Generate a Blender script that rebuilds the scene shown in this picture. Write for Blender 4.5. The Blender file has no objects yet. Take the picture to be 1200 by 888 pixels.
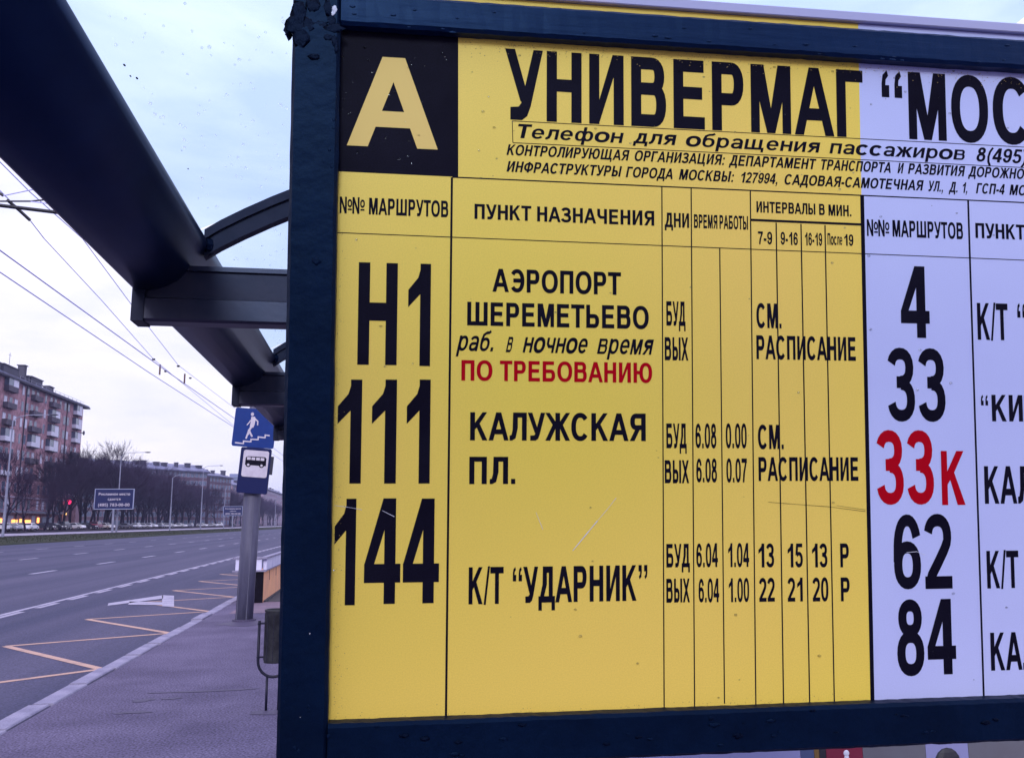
import bpy, math, random
from mathutils import Vector, Matrix
from mathutils.geometry import delaunay_2d_cdt
random.seed(7)
scn = bpy.context.scene
col = scn.collection
R = math.radians

# ------------------------------------------------------------------ camera
F = 1000.0                      # focal length in pixels of the 1200 px wide photograph
EYE = Vector((0, 0, 1.6))
Yc = Vector((437-600, -(613-444), -F)).normalized()      # direction of the road
_b = Vector((7500, -112, -F)).normalized()
Zc = _b.cross(Yc).normalized()
if Zc.y < 0: Zc = -Zc
Xc = Yc.cross(Zc)
M3 = Matrix((Xc, Yc, Zc))       # camera axes -> world axes
cam = bpy.data.cameras.new('camera')
cam.sensor_width = 36; cam.lens = 36*F/1200; cam.clip_end = 6000; cam.clip_start = .02
co = bpy.data.objects.new('camera', cam)
co.matrix_world = Matrix.Translation(EYE) @ M3.to_4x4()
col.objects.link(co); scn.camera = co

def ray(x, y): return M3 @ Vector((x-600, 444-y, -F))
def atz(x, y, z): d = ray(x, y); return EYE + d*((z-EYE.z)/d.z)
def aty(x, y, Y): d = ray(x, y); return EYE + d*(Y/d.y)
def atx(x, y, X): d = ray(x, y); return EYE + d*(X/d.x)

# ------------------------------------------------------------------ light
SUN_EL, SUN_ROT = R(24), R(190)
w = bpy.data.worlds.new('World'); scn.world = w; w.use_nodes = True
nt = w.node_tree; bg = nt.nodes['Background']
def N(nt, t, **k):
    n = nt.nodes.new(t)
    for a, v in k.items(): setattr(n, a, v)
    return n
sky = N(nt, 'ShaderNodeTexSky', sky_type='NISHITA', sun_disc=False, sun_elevation=SUN_EL, sun_rotation=SUN_ROT)
tc = N(nt, 'ShaderNodeTexCoord')
mp = N(nt, 'ShaderNodeMapping'); mp.inputs['Scale'].default_value = (1.6, 1.6, 6)
noi = N(nt, 'ShaderNodeTexNoise'); noi.inputs['Scale'].default_value = 1.7; noi.inputs['Detail'].default_value = 6; noi.inputs['Roughness'].default_value = .55
noi.inputs['Distortion'].default_value = .4
rmp = N(nt, 'ShaderNodeValToRGB')
rmp.color_ramp.elements[0].position = .34; rmp.color_ramp.elements[0].color = (5.9, 6.1, 8.9, 1)
rmp.color_ramp.elements[1].position = .62; rmp.color_ramp.elements[1].color = (8.6, 8.2, 9.6, 1)
sep = N(nt, 'ShaderNodeSeparateXYZ')
mr = N(nt, 'ShaderNodeMapRange'); mr.inputs['From Min'].default_value = 0; mr.inputs['From Max'].default_value = .9
mr.inputs['To Min'].default_value = .92; mr.inputs['To Max'].default_value = 1.75
mul = N(nt, 'ShaderNodeVectorMath', operation='SCALE')
mix = N(nt, 'ShaderNodeMix', data_type='RGBA'); mix.inputs['Factor'].default_value = .93
L = nt.links.new
L(tc.outputs['Generated'], mp.inputs['Vector']); L(mp.outputs[0], noi.inputs['Vector']); L(noi.outputs['Fac'], rmp.inputs['Fac'])
L(tc.outputs['Generated'], sep.inputs[0]); L(sep.outputs['Z'], mr.inputs['Value'])
L(rmp.outputs['Color'], mul.inputs[0]); L(mr.outputs[0], mul.inputs['Scale'])
L(sky.outputs[0], mix.inputs[6]); L(mul.outputs[0], mix.inputs[7]); L(mix.outputs[2], bg.inputs['Color'])
bg.inputs['Strength'].default_value = .087
sun = bpy.data.lights.new('sun', 'SUN'); sun.energy = 1.5; sun.angle = R(16); sun.color = (1, .95, .93)
so = bpy.data.objects.new('sun', sun); so.rotation_euler = (R(62), 0, R(180)-SUN_ROT+R(180)); so.location = (0, 0, 30)
# sun lamp shines along -Z; aim it from the sky's sun direction
sd = Vector((math.sin(SUN_ROT)*math.cos(SUN_EL), math.cos(SUN_ROT)*math.cos(SUN_EL), math.sin(SUN_EL)))
so.rotation_euler = sd.to_track_quat('Z', 'Y').to_euler()
col.objects.link(so)
scn.view_settings.view_transform = 'Standard'; scn.view_settings.look = 'None'
scn.view_settings.exposure = 0.58; scn.view_settings.gamma = 1.0; scn.view_settings.use_curve_mapping = False

# ------------------------------------------------------------------ materials
def mat(name, c, rough=.6, metal=0, var=0, vscale=5, c2=None, bump=0, bscale=40, stretch=(1, 1, 1), emit=None, es=0, alpha=None, spec=None, obj_coords=True, detail=4, speck=0, spscale=400, lo=.35, hi=.65, bdist=.002, tint=None):
    m = bpy.data.materials.new(name); m.use_nodes = True
    nt = m.node_tree; p = nt.nodes['Principled BSDF']; L = nt.links.new
    p.inputs['Base Color'].default_value = (*c, 1); p.inputs['Roughness'].default_value = rough; p.inputs['Metallic'].default_value = metal
    if spec is not None: p.inputs['Specular IOR Level'].default_value = spec
    tc = N(nt, 'ShaderNodeTexCoord'); mp = N(nt, 'ShaderNodeMapping'); mp.inputs['Scale'].default_value = stretch
    L(tc.outputs['Object'], mp.inputs['Vector'])
    colout = None
    if c2 is not None or var:
        if c2 is None: c2 = tuple(x*(1-var) for x in c)
        n = N(nt, 'ShaderNodeTexNoise'); n.inputs['Scale'].default_value = vscale; n.inputs['Detail'].default_value = detail; n.inputs['Roughness'].default_value = .6
        L(mp.outputs[0], n.inputs['Vector'])
        r = N(nt, 'ShaderNodeValToRGB'); r.color_ramp.elements[0].position = lo; r.color_ramp.elements[1].position = hi
        r.color_ramp.elements[0].color = (*c, 1); r.color_ramp.elements[1].color = (*c2, 1)
        L(n.outputs['Fac'], r.inputs['Fac']); colout = r.outputs['Color']
    if speck:
        n = N(nt, 'ShaderNodeTexNoise'); n.inputs['Scale'].default_value = spscale; n.inputs['Detail'].default_value = 2
        L(tc.outputs['Object'], n.inputs['Vector'])
        q = N(nt, 'ShaderNodeMapRange'); q.inputs['From Min'].default_value = .3; q.inputs['From Max'].default_value = .7
        q.inputs['To Min'].default_value = 1-speck; q.inputs['To Max'].default_value = 1+speck
        L(n.outputs['Fac'], q.inputs['Value'])
        s = N(nt, 'ShaderNodeVectorMath', operation='SCALE')
        if colout: L(colout, s.inputs[0])
        else: s.inputs[0].default_value = c
        L(q.outputs[0], s.inputs['Scale']); colout = s.outputs[0]
    if colout: L(colout, p.inputs['Base Color'])
    if bump:
        n = N(nt, 'ShaderNodeTexNoise'); n.inputs['Scale'].default_value = bscale; n.inputs['Detail'].default_value = 5
        L(mp.outputs[0], n.inputs['Vector'])
        b = N(nt, 'ShaderNodeBump'); b.inputs['Strength'].default_value = bump; b.inputs['Distance'].default_value = bdist
        L(n.outputs['Fac'], b.inputs['Height']); L(b.outputs[0], p.inputs['Normal'])
    if tint: p.inputs['Specular Tint'].default_value = (*tint, 1)
    if emit: p.inputs['Emission Color'].default_value = (*emit, 1); p.inputs['Emission Strength'].default_value = es
    return m

MT = dict(
 navy=mat('navy_gloss_paint', (.0012, .0042, .017), .45, spec=.16, tint=(.25, .5, 1), c2=(.0017, .0065, .025), vscale=14, bump=.5, bscale=70, stretch=(1, 1, 1), speck=.25, spscale=900),
 navy_rail=mat('navy_brushed_paint', (.0025, .009, .038), .42, spec=.25, tint=(.25, .5, 1), c2=(.004, .014, .055), vscale=22, bump=.7, bscale=60, stretch=(.12, 1, 1), speck=.2, spscale=900),
 weld=mat('weld_black', (.0008, .0022, .010), .45, spec=.15, tint=(.2, .35, .8), bump=1, bscale=120),
 chip=mat('chipped_white', (.6, .6, .72), .5),
 fascia=mat('fascia_dark_blue', (.0008, .003, .015), .33, spec=.5, tint=(.12, .32, 1), c2=(.0018, .007, .026), vscale=3, bump=.15, bscale=9),
 ribm=mat('rib_dark_steel', (.008, .009, .02), .5, spec=.12, tint=(.5, .6, 1), c2=(.014, .014, .026), vscale=9, bump=.2, bscale=30),
 beam=mat('beam_grey_steel', (.009, .010, .022), .38, spec=.35, tint=(.6, .65, 1), c2=(.019, .017, .028), vscale=9, bump=.25, bscale=30),
 yellow=mat('yellow_print_film', (.86, .575, .12), .45, bump=.12, bscale=5, bdist=.004, c2=(.83, .63, .075), vscale=1.6, detail=1, lo=.3, hi=.7, speck=.05, spscale=700, spec=.3),
 white=mat('white_print_film', (.53, .56, .86), .45, bump=.12, bscale=5, bdist=.004, spec=.3, c2=(.50, .52, .84), vscale=3, speck=.03, spscale=700),
 ink=mat('black_ink', (.004, .003, .011), .5, c2=(.007, .006, .016), vscale=10, speck=.2, spscale=600, spec=.04),
 red=mat('red_ink', (.42, .001, .010), .5, spec=.04),
 yellow_letter=mat('yellow_letter', (.80, .56, .17), .5, spec=.12),
 panel=mat('panel_core', (.42, .40, .62), .5, c2=(.55, .40, .42), vscale=9, lo=.55, hi=.75),
 dirt=mat('grime', (.35, .24, .08), .7),
 drop=mat('water_drop', (.6, .6, .7), .05),
 asphalt=mat('road_asphalt', (.030, .033, .080), .8, spec=.15, c2=(.066, .062, .12), vscale=.55, stretch=(1, .03, 1), bump=.4, bscale=60, speck=.35, spscale=45, bdist=.004),
 walk=mat('pavement_asphalt', (.104, .088, .165), .8, spec=.15, c2=(.066, .055, .112), vscale=1.1, bump=.6, bscale=45, speck=.65, spscale=55, bdist=.004),
 damp=mat('damp_stain', (.062, .052, .105), .6, spec=.15, speck=.3, spscale=60),
 kerb=mat('granite_kerb', (.25, .235, .35), .8, spec=.2, c2=(.17, .16, .26), vscale=3, speck=.15, spscale=80),
 joint=mat('kerb_mortar', (.015, .013, .03), .9),
 mark=mat('white_road_paint', (.31, .29, .41), .75, spec=.2, c2=(.15, .145, .24), detail=8, vscale=3, lo=.5, hi=.75, speck=.15, spscale=60),
 orange=mat('orange_road_paint', (.42, .27, .235), .75, spec=.2, c2=(.20, .14, .16), detail=8, vscale=4, lo=.5, hi=.8, speck=.15, spscale=60),
 grass=mat('grass', (.018, .026, .016), .95, spec=.1, c2=(.032, .032, .022), vscale=.5),
 earth=mat('bare_earth', (.03, .026, .045), .95, spec=.1, c2=(.05, .042, .055), vscale=.2),
 paleroad=mat('service_road', (.30, .275, .40), .8),
 brick=mat('pink_brick', (.27, .14, .185), .9, c2=(.37, .205, .25), vscale=.6, speck=.25, spscale=1.2),
 cream=mat('cream_panel', (.50, .45, .60), .7),
 roofm=mat('roof_metal', (.15, .16, .30), .6, c2=(.07, .07, .15), vscale=.3),
 eave=mat('dark_eave', (.03, .03, .06), .7),
 glassw=mat('window_pane', (.07, .10, .17), .15, spec=.8),
 frame=mat('window_frame', (.24, .25, .38), .6),
 balc=mat('balcony_dark', (.045, .04, .075), .8, c2=(.09, .075, .11), vscale=.6),
 balc2=mat('balcony_white', (.62, .62, .78), .6),
 brown=mat('brown_brick', (.075, .042, .075), .9, c2=(.10, .06, .09), vscale=.3),
 pinkw=mat('pale_pink_wall', (.27, .19, .25), .9, c2=(.22, .17, .25), vscale=.2),
 bluew=mat('blue_grey_wall', (.15, .18, .33), .8),
 bark=mat('bark', (.012, .009, .025), .95, spec=.1, c2=(.02, .015, .032), vscale=3),
 twig=mat('twigs', (.020, .012, .034), .95, spec=.1, c2=(.032, .020, .045), vscale=.6),
 pole=mat('grey_painted_pole', (.075, .075, .135), .6, c2=(.05, .05, .10), vscale=4, stretch=(3, 3, .4), bump=.4, bscale=12, speck=.12, spscale=80),
 lamp=mat('lamp_post_metal', (.22, .23, .34), .5, c2=(.12, .13, .22), vscale=.6),
 signblue=mat('sign_blue', (.003, .022, .15), .5, spec=.12, c2=(.004, .026, .17), vscale=6),
 signdark=mat('sign_navy', (.002, .006, .06), .5, spec=.12),
 signwhite=mat('sign_white', (.42, .39, .50), .5, c2=(.34, .31, .42), vscale=9),
 billb=mat('billboard_blue', (.005, .009, .065), .6, spec=.15),
 billf=mat('billboard_frame', (.22, .25, .42), .6),
 bin=mat('bin_galvanised', (.028, .029, .038), .6, 0, c2=(.010, .010, .017), spec=.3, vscale=9, lo=.4, hi=.6, bump=.3, bscale=30),
 tube=mat('bin_tube', (.010, .010, .028), .5, spec=.2),
 uwall=mat('orange_plaster', (.72, .36, .20), .85, c2=(.60, .30, .19), vscale=2),
 ucap=mat('pale_metal_panel', (.55, .54, .74), .5, c2=(.45, .44, .66), vscale=4),
 udark=mat('dark_end_wall', (.005, .004, .010), .8, spec=.08),
 pinkpave=mat('reddish_paving', (.15, .095, .15), .85, c2=(.11, .08, .13), vscale=3, speck=.2, spscale=40),
 shade=mat('shaded_stair_concrete', (.03, .03, .05), .9),
 wire=mat('wire_metal', (.42, .42, .78), .6),
 hard=mat('black_fitting', (.01, .01, .02), .5),
 rust=mat('brown_spacer', (.09, .045, .05), .7),
 tyre=mat('tyre', (.012, .012, .015), .8),
 carglass=mat('car_glass', (.015, .02, .035), .08),
 chrome=mat('rim', (.4, .4, .45), .3, .8),
 headlamp=mat('headlamp', (.8, .8, .85), .2),
 warm=mat('lit_shop_window', (.8, .35, .1), .5, emit=(1, .35, .08), es=2.2),
 neon=mat('neon_red', (.8, .02, .1), .5, emit=(1, .02, .12), es=2.0),
 amber=mat('amber_lamp', (.8, .5, .1), .5, emit=(1, .55, .15), es=1.6),
 crimson=mat('crimson_print', (.16, .005, .03), .5),
 ochre=mat('ochre_trim', (.15, .08, .02), .6),
 greyprint=mat('grey_print', (.10, .095, .12), .6, c2=(.11, .11, .14), vscale=7),
 lilacprint=mat('lilac_print', (.22, .22, .42), .6),
 steelblue=mat('steel_blue_print', (.05, .07, .17), .6),
)
def car_paint(n, c): return mat(n, c, .25, .1)

# glass roof: a clear sheet with a pale blue tint
m = bpy.data.materials.new('roof_glass'); m.use_nodes = True; nt2 = m.node_tree
for n_ in list(nt2.nodes): nt2.nodes.remove(n_)
o_ = N(nt2, 'ShaderNodeOutputMaterial'); tr = N(nt2, 'ShaderNodeBsdfTransparent'); tr.inputs[0].default_value = (.67, .83, .94, 1)
gl = N(nt2, 'ShaderNodeBsdfGlossy'); gl.inputs['Roughness'].default_value = .08; gl.inputs['Color'].default_value = (.8, .85, 1, 1)
ms = N(nt2, 'ShaderNodeMixShader'); ms.inputs[0].default_value = .06
nt2.links.new(tr.outputs[0], ms.inputs[1]); nt2.links.new(gl.outputs[0], ms.inputs[2]); nt2.links.new(ms.outputs[0], o_.inputs[0])
MT['roofglass'] = m
# small drops lying on the glass
m = bpy.data.materials.new('rain_drop'); m.use_nodes = True; p_ = m.node_tree.nodes['Principled BSDF']
p_.inputs['Transmission Weight'].default_value = 1; p_.inputs['Roughness'].default_value = .02; p_.inputs['IOR'].default_value = 1.33
m2 = bpy.data.materials.new('lit_drop'); m2.use_nodes = True; nt3 = m2.node_tree; nt3.nodes.clear()
o3 = N(nt3, 'ShaderNodeOutputMaterial'); t3 = N(nt3, 'ShaderNodeBsdfTranslucent'); t3.inputs[0].default_value = (1, 1, 1, 1); g3 = N(nt3, 'ShaderNodeBsdfGlass'); g3.inputs['IOR'].default_value = 1.2; x3 = N(nt3, 'ShaderNodeMixShader'); x3.inputs[0].default_value = .12
nt3.links.new(t3.outputs[0], x3.inputs[1]); nt3.links.new(g3.outputs[0], x3.inputs[2]); nt3.links.new(x3.outputs[0], o3.inputs[0]); MT['litdrop'] = m2
MT['raindrop'] = m

# ------------------------------------------------------------------ mesh helpers
class MB:
    def __init__(s): s.v = []; s.f = []
    def add(s, vs, fs):
        k = len(s.v); s.v += [tuple(v) for v in vs]; s.f += [tuple(i+k for i in f) for f in fs]; return s
    def box(s, a, b, M=None):
        x0, y0, z0 = a; x1, y1, z1 = b
        vs = [Vector(p) for p in ((x0,y0,z0),(x1,y0,z0),(x1,y1,z0),(x0,y1,z0),(x0,y0,z1),(x1,y0,z1),(x1,y1,z1),(x0,y1,z1))]
        if M: vs = [M @ v for v in vs]
        return s.add(vs, [(0,3,2,1),(4,5,6,7),(0,1,5,4),(1,2,6,5),(2,3,7,6),(3,0,4,7)])
    def bbox(s, a, b, c=.004):   # box with chamfered edges along its longest axis
        d = [b[i]-a[i] for i in range(3)]; ax = d.index(max(d)); i, j = [k for k in range(3) if k != ax]
        prof = [(a[i]+c, a[j]), (b[i]-c, a[j]), (b[i], a[j]+c), (b[i], b[j]-c), (b[i]-c, b[j]), (a[i]+c, b[j]), (a[i], b[j]-c), (a[i], a[j]+c)]
        def P(q, t):
            r = [0, 0, 0]; r[i], r[j], r[ax] = q[0], q[1], t; return tuple(r)
        n = 8; vs = [P(q, a[ax]) for q in prof] + [P(q, b[ax]) for q in prof]
        return s.add(vs, [tuple(range(n))[::-1], tuple(range(n, 2*n))] + [(k, (k+1) % n, n+(k+1) % n, n+k) for k in range(n)])
    def prism(s, prof, e0, e1):  # prof list of 3D points, swept from offset e0 to e1
        n = len(prof); vs = [Vector(p)+Vector(e0) for p in prof] + [Vector(p)+Vector(e1) for p in prof]
        return s.add(vs, [tuple(range(n))[::-1], tuple(range(n, 2*n))] + [(k, (k+1) % n, n+(k+1) % n, n+k) for k in range(n)])
    def tube(s, pts, r, n=8, cap=True):
        pts = [Vector(p) for p in pts]; rr = r if isinstance(r, (list, tuple)) else [r]*len(pts)
        rings = []; up = None
        for i, p in enumerate(pts):
            d = (pts[min(i+1, len(pts)-1)] - pts[max(i-1, 0)]).normalized()
            if up is None: up = d.orthogonal().normalized()
            x = (up - d*up.dot(d)).normalized(); up = x; y = d.cross(x)
            rings.append([p + (x*math.cos(2*math.pi*k/n) + y*math.sin(2*math.pi*k/n))*rr[i] for k in range(n)])
        vs = [v for r_ in rings for v in r_]; fs = []
        for i in range(len(pts)-1):
            for k in range(n): fs.append((i*n+k, i*n+(k+1) % n, (i+1)*n+(k+1) % n, (i+1)*n+k))
        if cap: fs += [tuple(range(n))[::-1], tuple(range(len(vs)-n, len(vs)))]
        return s.add(vs, fs)
    def ball(s, c, r, n=8, m=5, sc=(1, 1, 1)):
        vs = [(c[0], c[1], c[2]-r*sc[2])]; fs = []
        for i in range(1, m):
            t = math.pi*i/m
            for k in range(n):
                a = 2*math.pi*k/n; vs.append((c[0]+r*sc[0]*math.sin(t)*math.cos(a), c[1]+r*sc[1]*math.sin(t)*math.sin(a), c[2]-r*sc[2]*math.cos(t)))
        vs.append((c[0], c[1], c[2]+r*sc[2])); L_ = len(vs)-1
        for k in range(n): fs += [(0, 1+(k+1) % n, 1+k), (L_, L_-n+k, L_-n+(k+1) % n)]
        for i in range(m-2):
            for k in range(n): fs.append((1+i*n+k, 1+i*n+(k+1) % n, 1+(i+1)*n+(k+1) % n, 1+(i+1)*n+k))
        return s.add(vs, fs)
    def build(s, name, m=None, parent=None, smooth=False):
        me = bpy.data.meshes.new(name); me.from_pydata(s.v, [], s.f); me.update()
        if m: me.materials.append(MT[m] if isinstance(m, str) else m)
        if smooth:
            for p in me.polygons: p.use_smooth = True
        return link(name, me, parent)
def link(name, me, parent=None):
    o = bpy.data.objects.new(name, me); col.objects.link(o)
    if parent: o.parent = parent
    return o
def tag(o, label=None, cat=None, group=None, kind=None):
    if label: o['label'] = label
    if cat: o['category'] = cat
    if group: o['group'] = group
    if kind: o['kind'] = kind
    return o
def thing(name, label, cat, loc=(0, 0, 0), rz=0, group=None):
    o = bpy.data.objects.new(name, None); col.objects.link(o); o.location = loc; o.rotation_euler = (0, 0, rz)
    o.empty_display_size = .2
    return tag(o, label, cat, group)
def copy_tree(o, parent=None):
    c = o.copy(); col.objects.link(c)
    if parent: c.parent = parent
    for ch in list(o.children): copy_tree(ch, c)
    return c

# ------------------------------------------------------------------ lettering: own drawn grotesque glyphs, cap height 1
S_, T_ = .24, .178
class G:
    def __init__(s, H=1.0): s.p = []; s.H = H
    def poly(s, *pts): s.p.append([tuple(q) for q in pts]); return s
    def rect(s, x0, y0, x1, y1): return s.poly((x0, y0), (x1, y0), (x1, y1), (x0, y1))
    def stroke(s, pts, S=None, T=None):      # elliptical nib, butt ends
        S = S or S_; T = T or T_; n = len(pts); L_ = []; R_ = []
        for i, (x, y) in enumerate(pts):
            a = pts[max(i-1, 0)]; b = pts[min(i+1, n-1)]
            if n > 4 and math.hypot(pts[0][0]-pts[-1][0], pts[0][1]-pts[-1][1]) < 1e-6: a = pts[i-1] if i else pts[-2]; b = pts[i+1] if i < n-1 else pts[1]
            dx, dy = b[0]-a[0], b[1]-a[1]; l = math.hypot(dx, dy) or 1; nx, ny = -dy/l, dx/l
            L_.append((x+nx*S/2, y+ny*T/2)); R_.append((x-nx*S/2, y-ny*T/2))
        for i in range(n-1): s.poly(R_[i], R_[i+1], L_[i+1], L_[i])
        return s
    def arc(s, cx, cy, rx, ry, a0, a1, n=14, e=2.25, S=None, T=None):
        return s.stroke(arcp(cx, cy, rx, ry, a0, a1, n, e), S, T)
def arcp(cx, cy, rx, ry, a0, a1, n=14, e=2.25):
    out = []
    for i in range(n+1):
        a = R(a0+(a1-a0)*i/n); c, s = math.cos(a), math.sin(a)
        out.append((cx+rx*math.copysign(abs(c)**(2/e), c), cy+ry*math.copysign(abs(s)**(2/e), s)))
    return out
def bowl(g, x0, x1, y0, y1, T=None, S=None):   # D-shaped bowl from x0 to outer right x1, between outer y0 and y1
    T = T or T_; h = (y1-y0)/2; S = S or S_; rx = min(max(h*.95, S*1.25), (x1-x0)*.6); cx = x1-rx
    g.rect(x0, y0, cx+.01, y0+T); g.rect(x0, y1-T, cx+.01, y1)
    g.stroke(arcp(cx, (y0+y1)/2, rx-S/2, h-T/2, -90, 90, 12), S, T)
def capglyph(ch, H=1.0):
    g = G(); S, T = S_, T_; b = .09
    if H < 1: T = .15; S = .19; b = .075
    h = H; W = None
    k = .86 if H < 1 else 1
    if ch == 'А' or ch == 'A':
        w = 1.0*k; m = w/2; t = .125*k; sl = m-t; ix = S*.95
        iy = (m-ix)/sl*h; iy = min(iy, h*.8)
        g.poly((0, 0), (ix, 0), (m, iy), (m, h), (m-t, h)); g.poly((w-ix, 0), (w, 0), (m+t, h), (m, h), (m, iy))
        y0 = .22*h; g.rect(.2*k, y0, w-.2*k, y0+T); W = w; b = .0
    elif ch == 'Б':
        w = .84; g.rect(0, 0, S, h); g.rect(0, h-T, w-.08, h); bowl(g, 0, w, 0, .6)
    elif ch == 'В':
        w = .84*k; T = T if H == 1 else .118; q5 = S if H == 1 else .16; g.rect(0, 0, S, h); bowl(g, 0, w-.04, h*.5-T*.25, h, T, q5); bowl(g, 0, w, 0, h*.5+T*.75, T, q5)
    elif ch == 'Г': w = .68*k; g.rect(0, 0, S, h); g.rect(0, h-T, w, h); b = .07
    elif ch == 'Д':
        w = .98*k; g.rect(0, -.22*k, S*.85, T); g.rect(w-S*.85, -.22*k, w, T); g.rect(0, 0, w, T); g.rect(w-.13-S, 0, w-.13, h)
        g.rect(.26*k, h-T, w-.13, h); g.poly((.10*k, T), (.10*k+S, T), (.26*k+S, h*.5), (.26*k+S, h), (.26*k, h), (.24*k, h*.5)); b = .02
    elif ch == 'Е': w = .76*k; g.rect(0, 0, S, h); g.rect(0, h-T, w-.02, h); g.rect(0, 0, w, T); g.rect(0, h*.43, w-.06, h*.43+T)
    elif ch == 'Ж':
        w = 1.26*k; m = w/2; g.rect(m-S/2, 0, m+S/2, h)
        for s in (-1, 1):
            X = lambda x: m+s*x
            g.poly((X(.05), h*.44), (X(.05), h*.62), (X(m-.22), h), (X(m), h), (X(.24), h*.54)); g.poly((X(.10), h*.45), (X(.24), h*.6), (X(m), 0), (X(m-.24), 0))
        b = .01
    elif ch == 'З':
        w = .80*k
        g.stroke(arcp(.37*k, h*.727, .27*k, h*.273-T/2, 165, -90, 14), None, T); g.stroke(arcp(.38*k, h*.292, .31*k, h*.292-T/2, 90, -168, 14), None, T); g.rect(.22*k, h*.525-T/2, .40*k, h*.525+T/2); b = .05
    elif ch == 'И': w = .82*k; g.rect(0, 0, S, h); g.rect(w-S, 0, w, h); g.poly((S*.9, 0), (S, 0), (S, .02*h), (w-S, h*.68), (w-S, h), (w-S*1.1, h), (S*.9, h*.30))
    elif ch == 'Й': w = .82*k; g.rect(0, 0, S, h); g.rect(w-S, 0, w, h); g.poly((S*.9, 0), (S, 0), (S, .02*h), (w-S, h*.68), (w-S, h), (w-S*1.1, h), (S*.9, h*.30)); g.rect(.22, h+.06, .6, h+.17)
    elif ch == 'К' or ch == 'K':
        w = .86*k; g.rect(0, 0, S, h); g.poly((S*.9, h*.36), (S*.9, h*.60), (w-.25, h), (w-.02, h), (.42*k, h*.54)); g.poly((.30*k, h*.50), (.46*k, h*.62), (w, 0), (w-.25, 0)); b = .06
    elif ch == 'Л':
        w = .86*k; g.rect(w-S, 0, w, h); g.rect(.17*k, h-T, w, h); g.poly((.17*k, h), (.17*k+S, h), (.17*k+S, h*.45), (.17*k+S*.55, .08), (.13*k, 0), (0, 0), (0, T), (.09*k, T+.02), (.15*k, h*.38)); b = .05
    elif ch == 'М' or ch == 'M':
        w = 1.0*k; m = w/2; g.rect(0, 0, S*.9, h); g.rect(w-S*.9, 0, w, h)
        g.poly((0, h), (S*1.35, h), (m+.10*k, 0), (m-.10*k, 0)); g.poly((w, h), (w-S*1.35, h), (m-.10*k, 0), (m+.10*k, 0))
    elif ch == 'Н': w = .82*k; g.rect(0, 0, S, h); g.rect(w-S, 0, w, h); g.rect(0, h*.43, w, h*.43+T)
    elif ch in 'ОO': w = 1.0*k; g.arc(w/2, h/2, w/2-S/2, h/2-T/2+.01, 0, 360, 32); b = .05
    elif ch == 'П': w = .82*k; g.rect(0, 0, S, h); g.rect(w-S, 0, w, h); g.rect(0, h-T, w, h)
    elif ch in 'РP': w = .78*k; g.rect(0, 0, S, h); bowl(g, 0, w, h*.37, h)
    elif ch in 'СC': w = .92*k; g.arc(w/2, h/2, w/2-S/2, h/2-T/2+.01, 38, 322, 26); b = .05
    elif ch in 'ТT': w = .82*k; g.rect(0, h-T, w, h); g.rect(w/2-S/2, 0, w/2+S/2, h); b = .02
    elif ch == 'У':
        w = .88; g.poly((w-.22, 1), (w, 1), (.60, .20), (.52, .06), (.40, 0), (.13, 0), (.13, T), (.32, T+.01), (.38, .24)); g.poly((0, 1), (.23, 1), (.50, .42), (.44, .22), (.36, .27)); b = .0
    elif ch == 'Ф': w = 1.08; g.rect(w/2-S/2, 0, w/2+S/2, 1.0); g.arc(w/2, .52, w/2-S/2, .31, 0, 360, 28); b = .04
    elif ch in 'ХX': w = .92*k; q = .25; g.poly((0, 0), (q, 0), (w-.02, h), (w-q-.02, h)); g.poly((w-q, 0), (w, 0), (q+.02, h), (.02, h)); b = .0
    elif ch == 'Ч': w = .80*k; g.rect(w-S, 0, w, h); g.poly((0, h), (S, h), (S, h*.66), (S+.03, h*.57), (S+.12, h*.52), (w, h*.52), (w, h*.52-T), (S, h*.52-T), (.07, h*.46), (0, h*.58))
    elif ch in 'ШЩ':
        w = 1.22*k; m = w/2
        for x in (0, m-S/2, w-S): g.rect(x, 0, x+S, h)
        g.rect(0, 0, w, T)
        if ch == 'Щ': g.rect(w-.01, -.21*k, w+.16*k, T); w += .16*k
    elif ch == 'Ц': w = .82; g.rect(0, 0, S, h); g.rect(w-S, 0, w, h); g.rect(0, 0, w, T); g.rect(w-.01, -.21, w+.16, T); w += .16
    elif ch == 'Ь': w = .80*k; g.rect(0, 0, S, h); bowl(g, 0, w, 0, h*.6)
    elif ch == 'Ы': w = 1.06*k; g.rect(0, 0, S, h); bowl(g, 0, .72*k, 0, h*.6); g.rect(w-S, 0, w, h)
    elif ch == 'Э': w = .90*k; g.arc(w/2, h/2, w/2-S/2, h/2-T/2+.01, 142, -142, 26); g.rect(.22*k, h*.42, w-S*.6, h*.42+T); b = .05
    elif ch == 'Ю': w = 1.28*k; g.rect(0, 0, S, h); g.rect(S*.9, h*.42, .5*k, h*.42+T); g.arc(w-.44*k, h/2, .44*k-S/2, h/2-T/2+.01, 0, 360, 30)
    elif ch == 'Я':
        w = .84*k; g.rect(w-S, 0, w, h); q = G(); bowl(q, 0, w-.03, h*.40, h)
        for pl in q.p: g.p.append([(w-x, y) for x, y in pl])
        g.poly((0, 0), (.25*k, 0), (.56*k, h*.46), (.32*k, h*.46)); b = .06
    else: return None
    if W is None: W = w
    return g.p, W, b
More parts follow.
